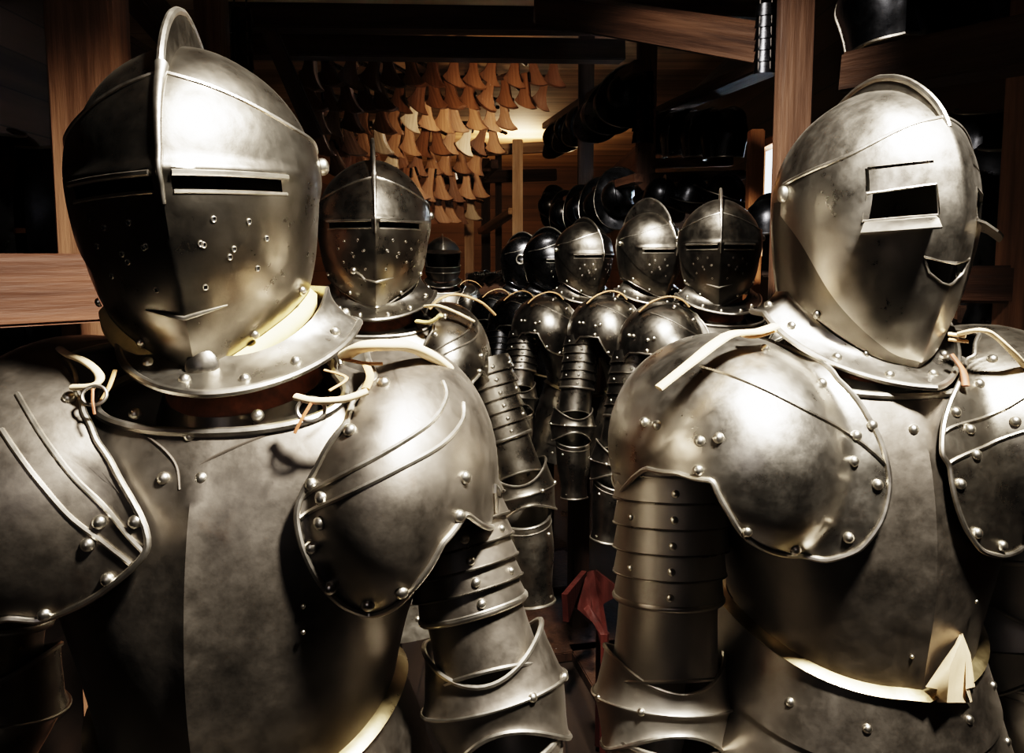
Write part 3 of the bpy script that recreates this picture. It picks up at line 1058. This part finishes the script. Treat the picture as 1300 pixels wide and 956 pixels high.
# --- generic suits behind
def generic(X, Y, rz, label, mat, head, hrot, comb=.03, kind='slit', dz=0.0, elbow_r=None, elbow_l=None, studs=True, gor=None, hscale=1.0, mat2=None, helm=None, shr=None, ell1=None, straps=True, group=None, mouth=True, comb_mat=None):
    root, Mi = root_of('suit_of_armor', X, Y, rz, label, group)
    hel = make_helmet(root, kind, helm or mat, (head, 0, 1.572), hrot, comb=comb, rivets=studs, scale=hscale, mouth=mouth, comb_mat=comb_mat)
    make_gorget(root, gor or mat, .25, rivets=studs)
    make_torso(root, mat, rivets=studs)
    # shoulder plates in the shapes of the two near suits
    e1 = Ell(1, *(ell1 or (eAR.S, eAR.full))); e2 = Ell(-1, (-.158, 0, 1.29), (.122, .170, .134))
    make_pauldron(root, mat, e1, bAR, rAR, vAR, studs)
    make_pauldron(root, mat2 or mat, e2, bDL, rDL, vDL, studs)
    (e_, w_) = elbow_r or ((.268, -.02, 1.02), (.30, -.06, .80))
    make_arm(root, mat, 1, shr or (.222, .005, 1.31), e_, w_, r=.054, studs=studs)
    (e_, w_) = elbow_l or ((-.268, -.02, 1.00), (-.29, -.06, .80))
    make_arm(root, mat, -1, (-.226, .005, 1.31), e_, w_, r=.056, studs=studs)
    root.location.z = dz
    for s in (-1, 1):
        strap(root, [(s * .105, -.075, 1.412), (s * .125, -.070, 1.432), (s * .160, -.062, 1.440), (s * .205, -.055, 1.425), (s * .235, -.045, 1.398)], .011, 'leather', .5)
    if dz:
        for c in kids(root):
            if c.name.startswith('stand_post'):
                c.location.z = -dz
    root['_h'] = hel.name
    return root, Mi

B, MB_ = generic(-.272, 1.60, R(5), 'brown slit-visored suit standing directly behind the nearest left one', 'steel', -.006, (0, 0, R(6)), comb=.042, gor='steel_light',
                 elbow_r=((.290, -.02, 1.03), (.315, -.05, .80)), shr=(.198, -.015, 1.33), ell1=((.135, 0, 1.295), (.085, .165, .128, .096)))
strap(B, [MB_ @ at(540, 389, 1.5), MB_ @ at(556, 388, 1.48), MB_ @ at(578, 396, 1.49), MB_ @ at(602, 408, 1.5)], .011, 'leather_pale', .5)
strap(B, [MB_ @ at(530, 408, 1.5), MB_ @ at(546, 409, 1.48), MB_ @ at(560, 400, 1.47)], .016, 'leather_yellow', .5)
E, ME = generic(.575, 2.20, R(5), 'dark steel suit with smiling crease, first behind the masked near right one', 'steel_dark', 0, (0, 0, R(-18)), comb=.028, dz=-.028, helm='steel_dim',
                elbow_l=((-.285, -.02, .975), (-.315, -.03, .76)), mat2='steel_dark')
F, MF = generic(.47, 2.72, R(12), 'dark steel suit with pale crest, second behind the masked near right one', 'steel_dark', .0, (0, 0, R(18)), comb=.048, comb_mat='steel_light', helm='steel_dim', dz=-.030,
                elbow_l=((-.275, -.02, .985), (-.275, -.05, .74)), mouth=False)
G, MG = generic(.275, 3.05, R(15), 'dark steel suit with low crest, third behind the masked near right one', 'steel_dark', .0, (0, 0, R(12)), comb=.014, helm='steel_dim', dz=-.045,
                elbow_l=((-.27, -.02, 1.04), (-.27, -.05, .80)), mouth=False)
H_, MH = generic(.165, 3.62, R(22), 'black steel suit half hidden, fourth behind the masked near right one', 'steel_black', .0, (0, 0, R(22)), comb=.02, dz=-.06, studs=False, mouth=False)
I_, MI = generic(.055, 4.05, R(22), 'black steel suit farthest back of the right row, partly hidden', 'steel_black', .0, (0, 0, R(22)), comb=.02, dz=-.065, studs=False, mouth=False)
C_, MC = generic(-.425, 4.85, R(5), 'small far black suit with open peaked helmet behind the left row', 'steel_dim', .0, (0, 0, R(2)), comb=.012, kind='open', dz=-.04, studs=False)

def helm_of(root):
    n_ = root['_h']; return bpy.data.objects[n_]
# catch on the second left helmet and the round rosette on the farthest helmet
hB = helm_of(B)
p0 = hp(R(-24), -.085, .008, .3)
k_ = MB().tube([p0, p0 + Vector((.016, -.003, -.008)), p0 + Vector((.026, -.004, -.020))], .0022, n=6).build('visor_catch', 'edge', hB)
stud(hB, p0, hn(R(-24), -.085), 1.2)
hI = helm_of(I_)
c0 = hp(R(-50), .015, .007, .3); n0 = hn(R(-50), .015)
q_ = n0.to_track_quat('Z', 'Y').to_matrix()
MB().tube([c0 + q_ @ Vector((.022 * math.cos(2 * PI * i / 24), .022 * math.sin(2 * PI * i / 24), 0)) for i in range(24)], .005, True, 8).build('rosette', 'edge', hI)
for r_ in (B, C_, E, F, G, H_, I_):
    del r_['_h']

# ------------------------------------------------------------------ room
def struct(name, mb, mat, **k):
    o = mb.build(name, mat, None, **k)
    o['kind'] = 'structure'
    return o
X0, X1, Y0, Y1, ZC = -2.6, 1.62, -2.2, 13.0, 3.05
struct('floor', MB().box(((X0 + X1) / 2, (Y0 + Y1) / 2, -.05), (X1 - X0 + .4, Y1 - Y0 + .4, .1)), 'floor', smooth=False)
struct('ceiling', MB().box(((X0 + X1) / 2, (Y0 + Y1) / 2, ZC + .05), (X1 - X0 + .4, Y1 - Y0 + .4, .1)), 'ceiling', smooth=False)
struct('wall_left', MB().box((X0 - .05, (Y0 + Y1) / 2, ZC / 2), (.1, Y1 - Y0, ZC)), 'wall', smooth=False)
struct('wall_far', MB().box(((X0 + X1) / 2, Y1 + .05, ZC / 2), (X1 - X0, .1, ZC)), 'wall', smooth=False)
struct('wall_back', MB().box(((X0 + X1) / 2, Y0 - .05, ZC / 2), (X1 - X0, .1, ZC)), 'wall', smooth=False)
wy0, wy1, wz0, wz1 = 4.55, 5.45, 1.50, 2.30
wr = MB()
wr.box((X1 + .05, (Y0 + wy0) / 2, ZC / 2), (.1, wy0 - Y0, ZC))
wr.box((X1 + .05, (wy1 + Y1) / 2, ZC / 2), (.1, Y1 - wy1, ZC))
wr.box((X1 + .05, (wy0 + wy1) / 2, wz0 / 2), (.1, wy1 - wy0, wz0))
wr.box((X1 + .05, (wy0 + wy1) / 2, (wz1 + ZC) / 2), (.1, wy1 - wy0, ZC - wz1))
struct('wall_right', wr, 'wall', smooth=False)
wf = MB()
for a, b, c, d in ((wy0, wy0 + .05, wz0, wz1), (wy1 - .05, wy1, wz0, wz1), (wy0, wy1, wz0, wz0 + .05), (wy0, wy1, wz1 - .05, wz1), ((wy0 + wy1) / 2 - .02, (wy0 + wy1) / 2 + .02, wz0, wz1)):
    wf.box((X1 + .05, (a + b) / 2, (c + d) / 2), (.08, b - a, d - c))
win = struct('window_1', wf, 'wood_orange', smooth=False)
gm, gnt, gp = nodes('window_glass')
gp.inputs['Transmission Weight'].default_value = 1; gp.inputs['Roughness'].default_value = 0.0; gp.inputs['IOR'].default_value = 1.05
MB().box((X1 + .06, (wy0 + wy1) / 2, (wz0 + wz1) / 2), (.004, wy1 - wy0 - .06, wz1 - wz0 - .06)).build('pane', gm, win, smooth=False)

# timber: posts, rails, beams and braces, each a thing of its own
def timber(name, a, b, w, d, mat, label, cat, roll=0.0, group=None, bevel=.006):
    a, b = Vector(a), Vector(b)
    c = (a + b) / 2; L = (b - a).length
    o = MB().box((0, 0, 0), (w, d, L)).build(name, mat, None, bevel=bevel, angle=30)
    q = (b - a).to_track_quat('Z', 'Y')
    o.matrix_basis = Matrix.Translation(c) @ q.to_matrix().to_4x4() @ Matrix.Rotation(roll, 4, 'Z')
    return tag(o, label, cat, group)

def post(px, Y, w, mat, label, z0=0, z1=None, d=None, roll=0, name='wooden_post'):
    x = at(px, 335, Y).x
    o = MB().box((0, 0, ((z1 or ZC) - z0) / 2), (w, d or w, (z1 or ZC) - z0)).build(name, mat, None, bevel=.006, angle=30)
    o.location = (x, Y, z0); o.rotation_euler = (0, 0, roll)
    return tag(o, label, 'post')
post(127, 1.58, .130, 'post', 'thick reddish timber post behind the nearest left suit', d=.08)
post(280, 2.6, .085, 'post', 'slim timber post behind the tall comb of the nearest left helmet', z0=1.6)
post(1000, 2.35, .10, 'wood_mid', 'brown timber post behind the grinning helmet, at its left', d=.05)
post(1322, 1.75, .13, 'post', 'timber post at the far right edge behind the masked suit', roll=R(10))
post(955, 3.5, .062, 'wood_orange', 'orange timber post standing before the bright window', z1=2.08)
post(817, 4.3, .095, 'beam_y', 'brown post behind the pale crested dark helmet')
post(657, 7.3, .095, 'wood_pale', 'pale far post under the lit ceiling boards', z1=2.62)
post(742, 5.4, .10, 'wood_dark', 'dark post between the hanging helmets of the right rack')
post(596, 8.2, .095, 'wood_pale', 'pinkish far post beyond the small open-faced suit', z1=2.05)
post(617, 9.2, .10, 'wood_dark', 'dark far post left of the pale post', z1=2.7)
post(633, 8.6, .07, 'wood_dark', 'thin dark far post left of the pale post', z1=2.7)

timber('rack_rail', at(-130, 372, 1.25), at(128, 365, 1.47), .125, .075, 'beam', 'stout split timber rail jutting against the left post', 'rail', roll=R(90))
timber('rack_rail', at(1205, 361, 1.85), at(1330, 361, 1.72), .085, .05, 'beam_y', 'brown rail behind the grinning helmet at the right edge', 'rail', roll=R(90))
timber('diagonal_brace', at(120, -70, 1.9), at(262, 95, 2.2), .08, .06, 'wood_dark', 'dark diagonal brace beside the left post', 'brace')
timber('diagonal_brace', at(342, 40, 2.5), at(402, 176, 2.5), .03, .05, 'wood_dark', 'thin dark brace behind the comb of the nearest left helmet', 'brace')
timber('ceiling_beam', at(690, 10, 3.3), at(1010, 62, 2.45), .11, .11, 'wood_mid', 'brown beam slanting overhead left of the grinning helmet post', 'beam', roll=R(15))
timber('ceiling_beam', at(700, 2, 4.0), at(985, 12, 3.2), .10, .08, 'wood_mid', 'brown upper beam close under the ceiling above the slanting beam', 'beam')
timber('ceiling_beam', at(250, 58, 4.4), at(790, 66, 4.9), .12, .12, 'wood_dark', 'dark cross beam above the rows of musket butts', 'beam')
timber('ceiling_beam', at(250, 22, 4.0), at(790, 28, 4.4), .12, .12, 'wood_dark', 'darkest cross beam nearest the top over the musket butts', 'beam')
timber('ceiling_beam', at(840, 143, 4.9), at(985, 80, 3.0), .12, .05, 'wood_mid', 'lit board above the hanging cuirasses by the window', 'beam')
timber('ceiling_beam', at(1090, 95, 1.9), at(1345, 50, 1.45), .12, .09, 'wood_dark', 'dark brown beam above the grinning helmet at upper right', 'beam')
timber('rack_rail', at(692, 160, 8.0), at(812, 84, 3.9), .06, .06, 'wood_dark', 'upper dark rail from which round helmets hang', 'rail')
timber('rack_rail', at(690, 262, 7.0), at(812, 226, 4.0), .05, .05, 'beam_y', 'lower rail of the right rack with helmets under it', 'rail')
timber('rack_rail', at(612, 294, 8.4), at(652, 268, 7.3), .10, .06, 'wood_pale', 'pale board rail beside the pale far post', 'rail')
timber('rack_rail', at(826, 208, 4.25), at(928, 205, 4.4), .06, .05, 'beam_y', 'shelf rail below the hanging cuirasses by the window', 'rail')
timber('rack_rail', at(826, 226, 4.2), at(945, 222, 4.3), .05, .05, 'wood_dark', 'lowest dark shelf rail by the window', 'rail')
timber('ceiling_beam', at(600, 192, 7.8), at(706, 186, 8.1), .10, .10, 'wood_pale', 'lit cross beam resting on the pale far post', 'beam')
timber('ceiling_beam', at(628, 208, 7.0), at(590, 246, 8.0), .07, .08, 'wood_dark', 'short brace under the lit cross beam', 'brace')
timber('ceiling_beam', at(560, 226, 7.9), at(705, 222, 8.4), .08, .12, 'wood_dark', 'dark beam under the lit ceiling boards', 'beam')

# ------------------------------------------------------------------ muskets hung in rows under the ceiling
def musket_proto(mat):
    root = empty('musket', (0, 0, 0))
    prof_l = [(-.022, .11), (-.024, .07), (-.030, .035), (-.044, .005), (-.070, -.020)]
    prof_r = [(.044, -.078), (.024, -.045), (.014, -.005), (.014, .05), (.020, .11)]
    botm = [(-.050, -.046), (-.018, -.066), (.014, -.078)]
    mb = MB().prism(prof_l + botm + prof_r, -.022, .022)
    mb.build('stock', mat, root, bevel=.003, angle=40)
    MB().tube([(0, .012, .085), (0, .15, .10), (0, .34, .12)], .011, n=10).build('barrel', 'steel_black', root)
    MB().box((.022, .0, .085), (.010, .05, .05)).build('lock_plate', 'steel_black', root, bevel=.002)
    return root
protos = [musket_proto('stock%d' % i) for i in range(4)]
tones = ['walnut brown', 'cherry red', 'pale', 'very dark']
ordn = ['first', 'second', 'third', 'fourth', 'fifth', 'sixth', 'seventh', 'eighth', 'ninth', 'tenth', 'eleventh', 'twelfth', 'thirteenth', 'fourteenth']
used = set()
# row: image height, depth at its left end, first and last place, how many
ROWS = [('topmost', 92, 4.6, 398, 705, 13), ('second', 122, 4.7, 400, 690, 14), ('third', 150, 4.9, 408, 642, 13), ('fourth', 180, 5.1, 412, 632, 13),
        ('fifth', 207, 5.3, 430, 606, 11), ('sixth', 240, 5.6, 500, 612, 8), ('seventh', 268, 6.0, 530, 600, 6)]
for rn, py, Yd, xa, xb, n in ROWS:
    for k in range(n):
        t = k / (n - 1)
        px = lerp(xa, xb, t) + random.uniform(-3, 3)
        Yk = Yd + 1.2 * t + (.12 if k % 2 else 0)
        i = random.choices([0, 1, 2, 3], [4, 4, 2, 2])[0] if t > .3 else random.choices([0, 1, 3], [3, 1, 4])[0]
        if rn in ('topmost', 'second'): i = 3  # upper rows take the dark stock to stand in for missing light
        if i in used: o = copy_tree(protos[i])
        else: o = protos[i]; used.add(i)
        o.location = at(px, py + random.uniform(-2, 2), Yk)
        o.rotation_euler = (R(random.uniform(-6, 6)), R(random.uniform(-22, 12)), R(random.uniform(-25, 10)))
        o.scale = (1.35,) * 3
        tag(o, '%s flared musket butt hung %s from the lamplit end of the %s row' % (tones[i], ordn[n - 1 - k], rn), 'musket', 'muskets hung in rows')
    a = at(xa - 40, py - 25, Yd + .1); b = at(xb + 10, py - 25, Yd + 1.35)
    timber('musket_rail', a + Vector((0, .05, 0)), b + Vector((0, .05, 0)), .03, .03, 'wood_dark', 'thin dark rail carrying the %s row of muskets' % rn, 'rail')

# ------------------------------------------------------------------ spare helmets and breastplates on the racks
def morion_proto():
    root = empty('spare_helmet', (0, 0, 0))
    prof = [(.0005, .125), (.03, .121), (.06, .108), (.085, .085), (.10, .05), (.106, .01), (.108, -.02)]
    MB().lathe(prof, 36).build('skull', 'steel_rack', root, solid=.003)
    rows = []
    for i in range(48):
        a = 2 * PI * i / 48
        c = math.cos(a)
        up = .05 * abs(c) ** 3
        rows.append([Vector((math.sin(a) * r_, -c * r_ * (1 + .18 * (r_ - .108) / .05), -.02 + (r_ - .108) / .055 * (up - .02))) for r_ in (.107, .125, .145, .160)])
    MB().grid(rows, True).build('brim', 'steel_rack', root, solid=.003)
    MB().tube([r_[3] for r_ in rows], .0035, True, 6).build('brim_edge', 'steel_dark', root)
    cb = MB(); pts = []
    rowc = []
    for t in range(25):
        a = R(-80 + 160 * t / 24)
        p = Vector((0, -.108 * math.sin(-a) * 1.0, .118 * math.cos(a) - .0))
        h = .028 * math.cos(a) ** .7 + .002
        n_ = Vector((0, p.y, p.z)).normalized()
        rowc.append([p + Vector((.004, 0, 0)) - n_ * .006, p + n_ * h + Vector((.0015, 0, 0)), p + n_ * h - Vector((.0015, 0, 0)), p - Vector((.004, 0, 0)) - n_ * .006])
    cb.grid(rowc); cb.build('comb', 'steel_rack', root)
    return root
hp0 = morion_proto(); first_h = [True]
def spare_helmet(p, rot, s, label, group='spare helmets on the racks'):
    o = hp0 if first_h[0] else copy_tree(hp0)
    first_h[0] = False
    o.location = p; o.rotation_euler = rot; o.scale = (s,) * 3
    return tag(o, label, 'helmet', group)

UP = [(706, 176, 7.0), (722, 166, 6.3), (738, 156, 5.7), (758, 148, 5.2), (776, 134, 4.7), (795, 122, 4.3)]
for k, (px, py, Y) in enumerate(UP):
    spare_helmet(at(px, py, Y), (R(70), R(15), R(-50 + 8 * k)), 1.0, 'black open helmet hung on the upper right rack, %s from the lamplit end' % ordn[k], 'helmets on the upper rack')
LO = [(700, 262, 6.6), (716, 272, 5.9), (738, 268, 5.3), (762, 262, 4.9), (786, 252, 4.5)]
for k, (px, py, Y) in enumerate(LO):
    spare_helmet(at(px, py, Y), (R(80), R(-10), R(-40 + 6 * k)), .95, 'black open helmet under the lower right rail, %s from the pale post' % ordn[k], 'helmets on the lower rack')
for k, (px, py, Y) in enumerate([(838, 252, 3.9), (874, 250, 3.9), (918, 250, 3.8)]):
    spare_helmet(at(px, py, Y), (R(20), R(10), R(40 * k)), .8, 'black helmet on the shelf by the window, %s from the brown post' % ordn[k], 'helmets on the window shelf')
spare_helmet(at(976, 290, 3.0), (R(0), R(0), R(30)), .9, 'black helmet in front of the bright window beside the orange post')
spare_helmet(at(1262, 410, 2.2), (R(10), R(0), R(60)), .8, 'black helmet low under the right rail behind the masked suit')
spare_helmet(at(48, 425, 1.75), (R(20), R(0), R(20)), .8, 'black helmet below the split rail at the left edge')

def cuirass_proto():
    root = empty('spare_breastplate', (0, 0, 0))
    rows = []
    for i in range(61):
        phi = R(-88 + 176 * i / 60)
        def zt_(ph):
            return 1.404 - .03 * max(0, math.cos(ph)) ** 2
        row = []
        for t in range(31):
            z = lerp(1.08, zt_(phi), t / 30)
            p = tp(phi, z)
            # arm hole: pull the side in towards the chest above the waist
            k = max(0, min(1, (z - 1.20) / .10))
            p.x *= 1 - .22 * k * k * (3 - 2 * k)
            p.z -= 1.24
            row.append(p)
        rows.append(row)
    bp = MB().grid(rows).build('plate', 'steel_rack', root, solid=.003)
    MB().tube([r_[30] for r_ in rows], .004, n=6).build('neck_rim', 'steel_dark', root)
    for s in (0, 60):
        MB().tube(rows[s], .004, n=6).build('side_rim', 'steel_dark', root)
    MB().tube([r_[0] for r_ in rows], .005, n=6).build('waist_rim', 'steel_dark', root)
    return root
cp0 = cuirass_proto(); first_c = [True]
def spare_cuirass(p, rot, s, label, group='spare breastplates on the racks'):
    o = cp0 if first_c[0] else copy_tree(cp0)
    first_c[0] = False
    o.location = p; o.rotation_euler = rot; o.scale = (s,) * 3
    return tag(o, label, 'breastplate', group)
spare_cuirass(at(-20, 245, 2.0), (R(0), R(0), R(62)), 1.0, 'black breastplate cut by the left edge, behind the split rail')
spare_cuirass(at(62, 255, 2.05), (R(0), R(0), R(10)), .9, 'black breastplate showing its edge between left post and left edge')
spare_cuirass(at(1150, 0, 2.15), (R(-10), R(0), R(-25)), 1.0, 'black breastplate lying overhead above the grinning helmet')
spare_cuirass(at(1250, -12, 1.95), (R(-10), R(0), R(-30)), .9, 'black breastplate lying overhead at the upper right')
spare_cuirass(at(1245, 215, 2.2), (R(0), R(0), R(-30)), 1.0, 'black breastplate hanging behind the right cheek of the grinning helmet')
spare_cuirass(at(1285, 265, 2.0), (R(0), R(0), R(-40)), 1.0, 'black breastplate hanging against the right edge post')
for k, (px, Y) in enumerate([(845, 4.6), (868, 4.45), (895, 4.3), (922, 4.15)]):
    spare_cuirass(at(px, 170, Y), (R(0), R(0), R(-50)), .8, 'black breastplate hung over the window shelf, %s from the brown post' % ordn[k], 'breastplates over the window shelf')
# orange ledge under the left breastplates
timber('shelf_ledge', at(14, 293, 1.9), at(58, 293, 1.95), .012, .05, 'wood_orange', 'short orange ledge under the left hanging breastplates', 'ledge', roll=R(90))

# laminated thigh plates hanging in dark strips beside the posts
def strip_proto():
    root = empty('hanging_thigh_plate', (0, 0, 0))
    for k in range(12):
        rows = []
        for i in range(21):
            a = R(-80 + 160 * i / 20)
            r_ = .050 + .004 * (k % 2)
            rows.append([Vector((math.sin(a) * (r_ + .006 * t), -math.cos(a) * (r_ + .006 * t) * .8, -.030 * k - .034 * t)) for t in (0, .5, 1)])
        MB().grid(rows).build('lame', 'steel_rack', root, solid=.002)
    for x in (-.03, .03):
        MB().tube([(x, -.02, .06), (x, -.034, -.1), (x, -.034, -.36)], .005, n=6).build('hanging_strap', 'leather_dark', root)
    return root
for k, (px, py, Y, sc, rz, lab) in enumerate([(306, 12, 2.62, .62, 10, 'dark strip of hanging thigh plates beside the slim left post'),
                                              (973, 6, 2.42, .55, -20, 'dark strip of hanging thigh plates left of the grinning helmet post'),
                                              (817, 92, 4.22, 1.0, 0, 'dark strip of hanging thigh plates on the post behind the pale crest')]):
    if k == 0: sp0 = strip_proto(); o = sp0
    else: o = copy_tree(sp0)
    o.location = at(px, py, Y); o.rotation_euler = (0, 0, R(rz)); o.scale = (sc,) * 3
    tag(o, lab, 'armour plate', 'hanging thigh plates')
# boards that carry the spare helmets
timber('rack_board', at(822, 264, 3.95), at(944, 262, 3.82), .02, .22, 'wood_dark', 'dark board under the helmets by the window', 'board', roll=R(0))
timber('rack_board', at(968, 318, 3.05), at(1010, 318, 3.0), .02, .20, 'wood_dark', 'dark board under the helmet before the window', 'board')
timber('rack_board', at(1215, 437, 2.22), at(1320, 437, 2.15), .02, .22, 'wood_dark', 'dark board under the low helmet behind the masked suit', 'board')
timber('rack_board', at(-40, 462, 1.78), at(108, 462, 1.72), .02, .20, 'wood_dark', 'dark board under the helmet at the left edge', 'board')

# gauntlets lying in a row on a board at the far end of the aisle
timber('rack_board', at(592, 362, 5.2), at(668, 360, 5.0), .03, .16, 'wood_dark', 'dark board carrying a row of gauntlets down the aisle', 'board')
def gauntlet_proto():
    root = empty('gauntlet', (0, 0, 0))
    MB().lathe([(.052, -.03), (.045, .0), (.036, .05), (.034, .07)], 20).build('cuff', 'steel_dark', root, solid=.002)
    pts = []
    mb = MB()
    for k in range(4):
        z = .07 + .018 * k
        rows = [[Vector((math.sin(a) * .040, -math.cos(a) * .026 - .004, z + dz_)) for dz_ in (0, .01, .021)] for a in [R(-95 + 190 * i / 14) for i in range(15)]]
        mb.grid(rows)
    mb.build('hand_plates', 'steel_dark', root, solid=.002)
    for k in range(4):
        x = -.028 + .0187 * k
        MB().tube([(x, -.024, .14), (x, -.030, .165), (x, -.022, .19)], [.0095, .009, .007], n=8).build('finger', 'steel_dark', root)
    MB().tube([(.036, -.012, .085), (.052, -.022, .115), (.054, -.030, .14)], [.011, .010, .007], n=8).build('thumb', 'steel_dark', root)
    return root
gp0 = gauntlet_proto()
for k in range(6):
    o = gp0 if k == 0 else copy_tree(gp0)
    p = at(602 + 11 * k, 352 - (k % 2) * 2, 5.15 - .03 * k)
    o.location = p; o.rotation_euler = (R(75), 0, R(20 + 10 * (k % 3)))
    o.scale = (.75,) * 3
    tag(o, 'steel gauntlet on the far board, %s from the small open-faced suit' % ordn[k], 'gauntlet', 'gauntlets on the far board')

# red painted trestle and boards on the floor between the rows
tr = empty('red_trestle', (0, 0, 0))
tag(tr, 'red painted wooden trestle low between the two rows of suits', 'trestle')
def board(a, b, c, th, name, mat, parent):
    mb = MB(); a, b, c = Vector(a), Vector(b), Vector(c)
    n_ = (b - a).cross(c - a).normalized() * th
    mb.add([a, b, c, a + n_, b + n_, c + n_], [(0, 1, 2), (5, 4, 3), (0, 1, 4, 3), (1, 2, 5, 4), (2, 0, 3, 5)])
    return mb.build(name, mat, parent, smooth=False)
board(at(720, 755, 2.5), at(745, 725, 2.7), at(722, 790, 2.5), .02, 'gusset', 'red', tr)
board(at(757, 725, 2.4), at(792, 752, 2.4), at(752, 775, 2.4), .02, 'gusset', 'red', tr)
board(at(718, 760, 2.6), at(748, 728, 2.7), at(752, 790, 2.6), .02, 'gusset', 'red', tr)
q0 = at(752, 726, 2.42); q1 = at(764, 800, 2.3)
MB().tube([q0, q1, Vector((q1.x, q1.y, .02))], .018, n=4).build('leg', 'red', tr, smooth=False)
q0 = at(746, 772, 2.3); q1 = at(768, 805, 2.2)
MB().tube([q0, q1, Vector((q1.x, q1.y, .02))], .014, n=4).build('leg', 'red', tr, smooth=False)
timber('floor_board', at(714, 652, 3.3), at(742, 650, 3.4), .03, .02, 'wood_pale', 'pale slat end low behind the elbow plate of the second left suit', 'slat')

# ------------------------------------------------------------------ lights
def area(name, loc, target, size, power, color, spread=180):
    l = bpy.data.lights.new(name, 'AREA')
    l.shape = 'DISK'; l.size = size; l.energy = power; l.color = color
    l.spread = R(spread)
    o = bpy.data.objects.new(name, l); COL.objects.link(o)
    o.location = loc
    o.rotation_euler = (Vector(target) - Vector(loc)).to_track_quat('-Z', 'Y').to_euler()
    return o
WARM = (1.0, .925, .83)
area('ceiling_lamp', (.54, .30, 2.60), (.10, .80, 1.52), .18, 48, WARM, 76)
area('aisle_lamp', (.05, 1.55, 2.75), (.42, 2.75, 1.2), .18, 26, WARM, 76)
area('middle_fill', (-.10, 3.2, 2.75), (-.15, 4.6, 1.3), .18, 16, WARM, 70)  # added fill, brightens the small far suit and the last right ones
area('fill_lamp', (-.4, -1.6, 2.3), (0, 1, 1.2), 1.2, 2.2, (.96, .90, .96))
area('far_lamp', (.10, 9.7, 2.65), (.08, 9.7, 3.05), .3, 44, (1, .74, .46))
area('end_fill', (-.5, 10.2, 2.5), (-.6, 11.5, 1.8), .3, 30, (1, .66, .36))  # added warm fill, brightens the dark posts and wall at the end
area('musket_lamp', at(684, 172, 4.7), at(590, 190, 6.0), .12, 6.5, (1, .76, .50), 95)
area('daylight', (X1 + .35, (wy0 + wy1) / 2, (wz0 + wz1) / 2 + .1), (0, 3.6, 1.5), .8, 110, (.66, .82, 1.0))

w = bpy.data.worlds.new('world'); SC.world = w; w.use_nodes = True
bg = w.node_tree.nodes['Background']
bg.inputs['Color'].default_value = (.80, .90, 1.0, 1); bg.inputs['Strength'].default_value = 4.0
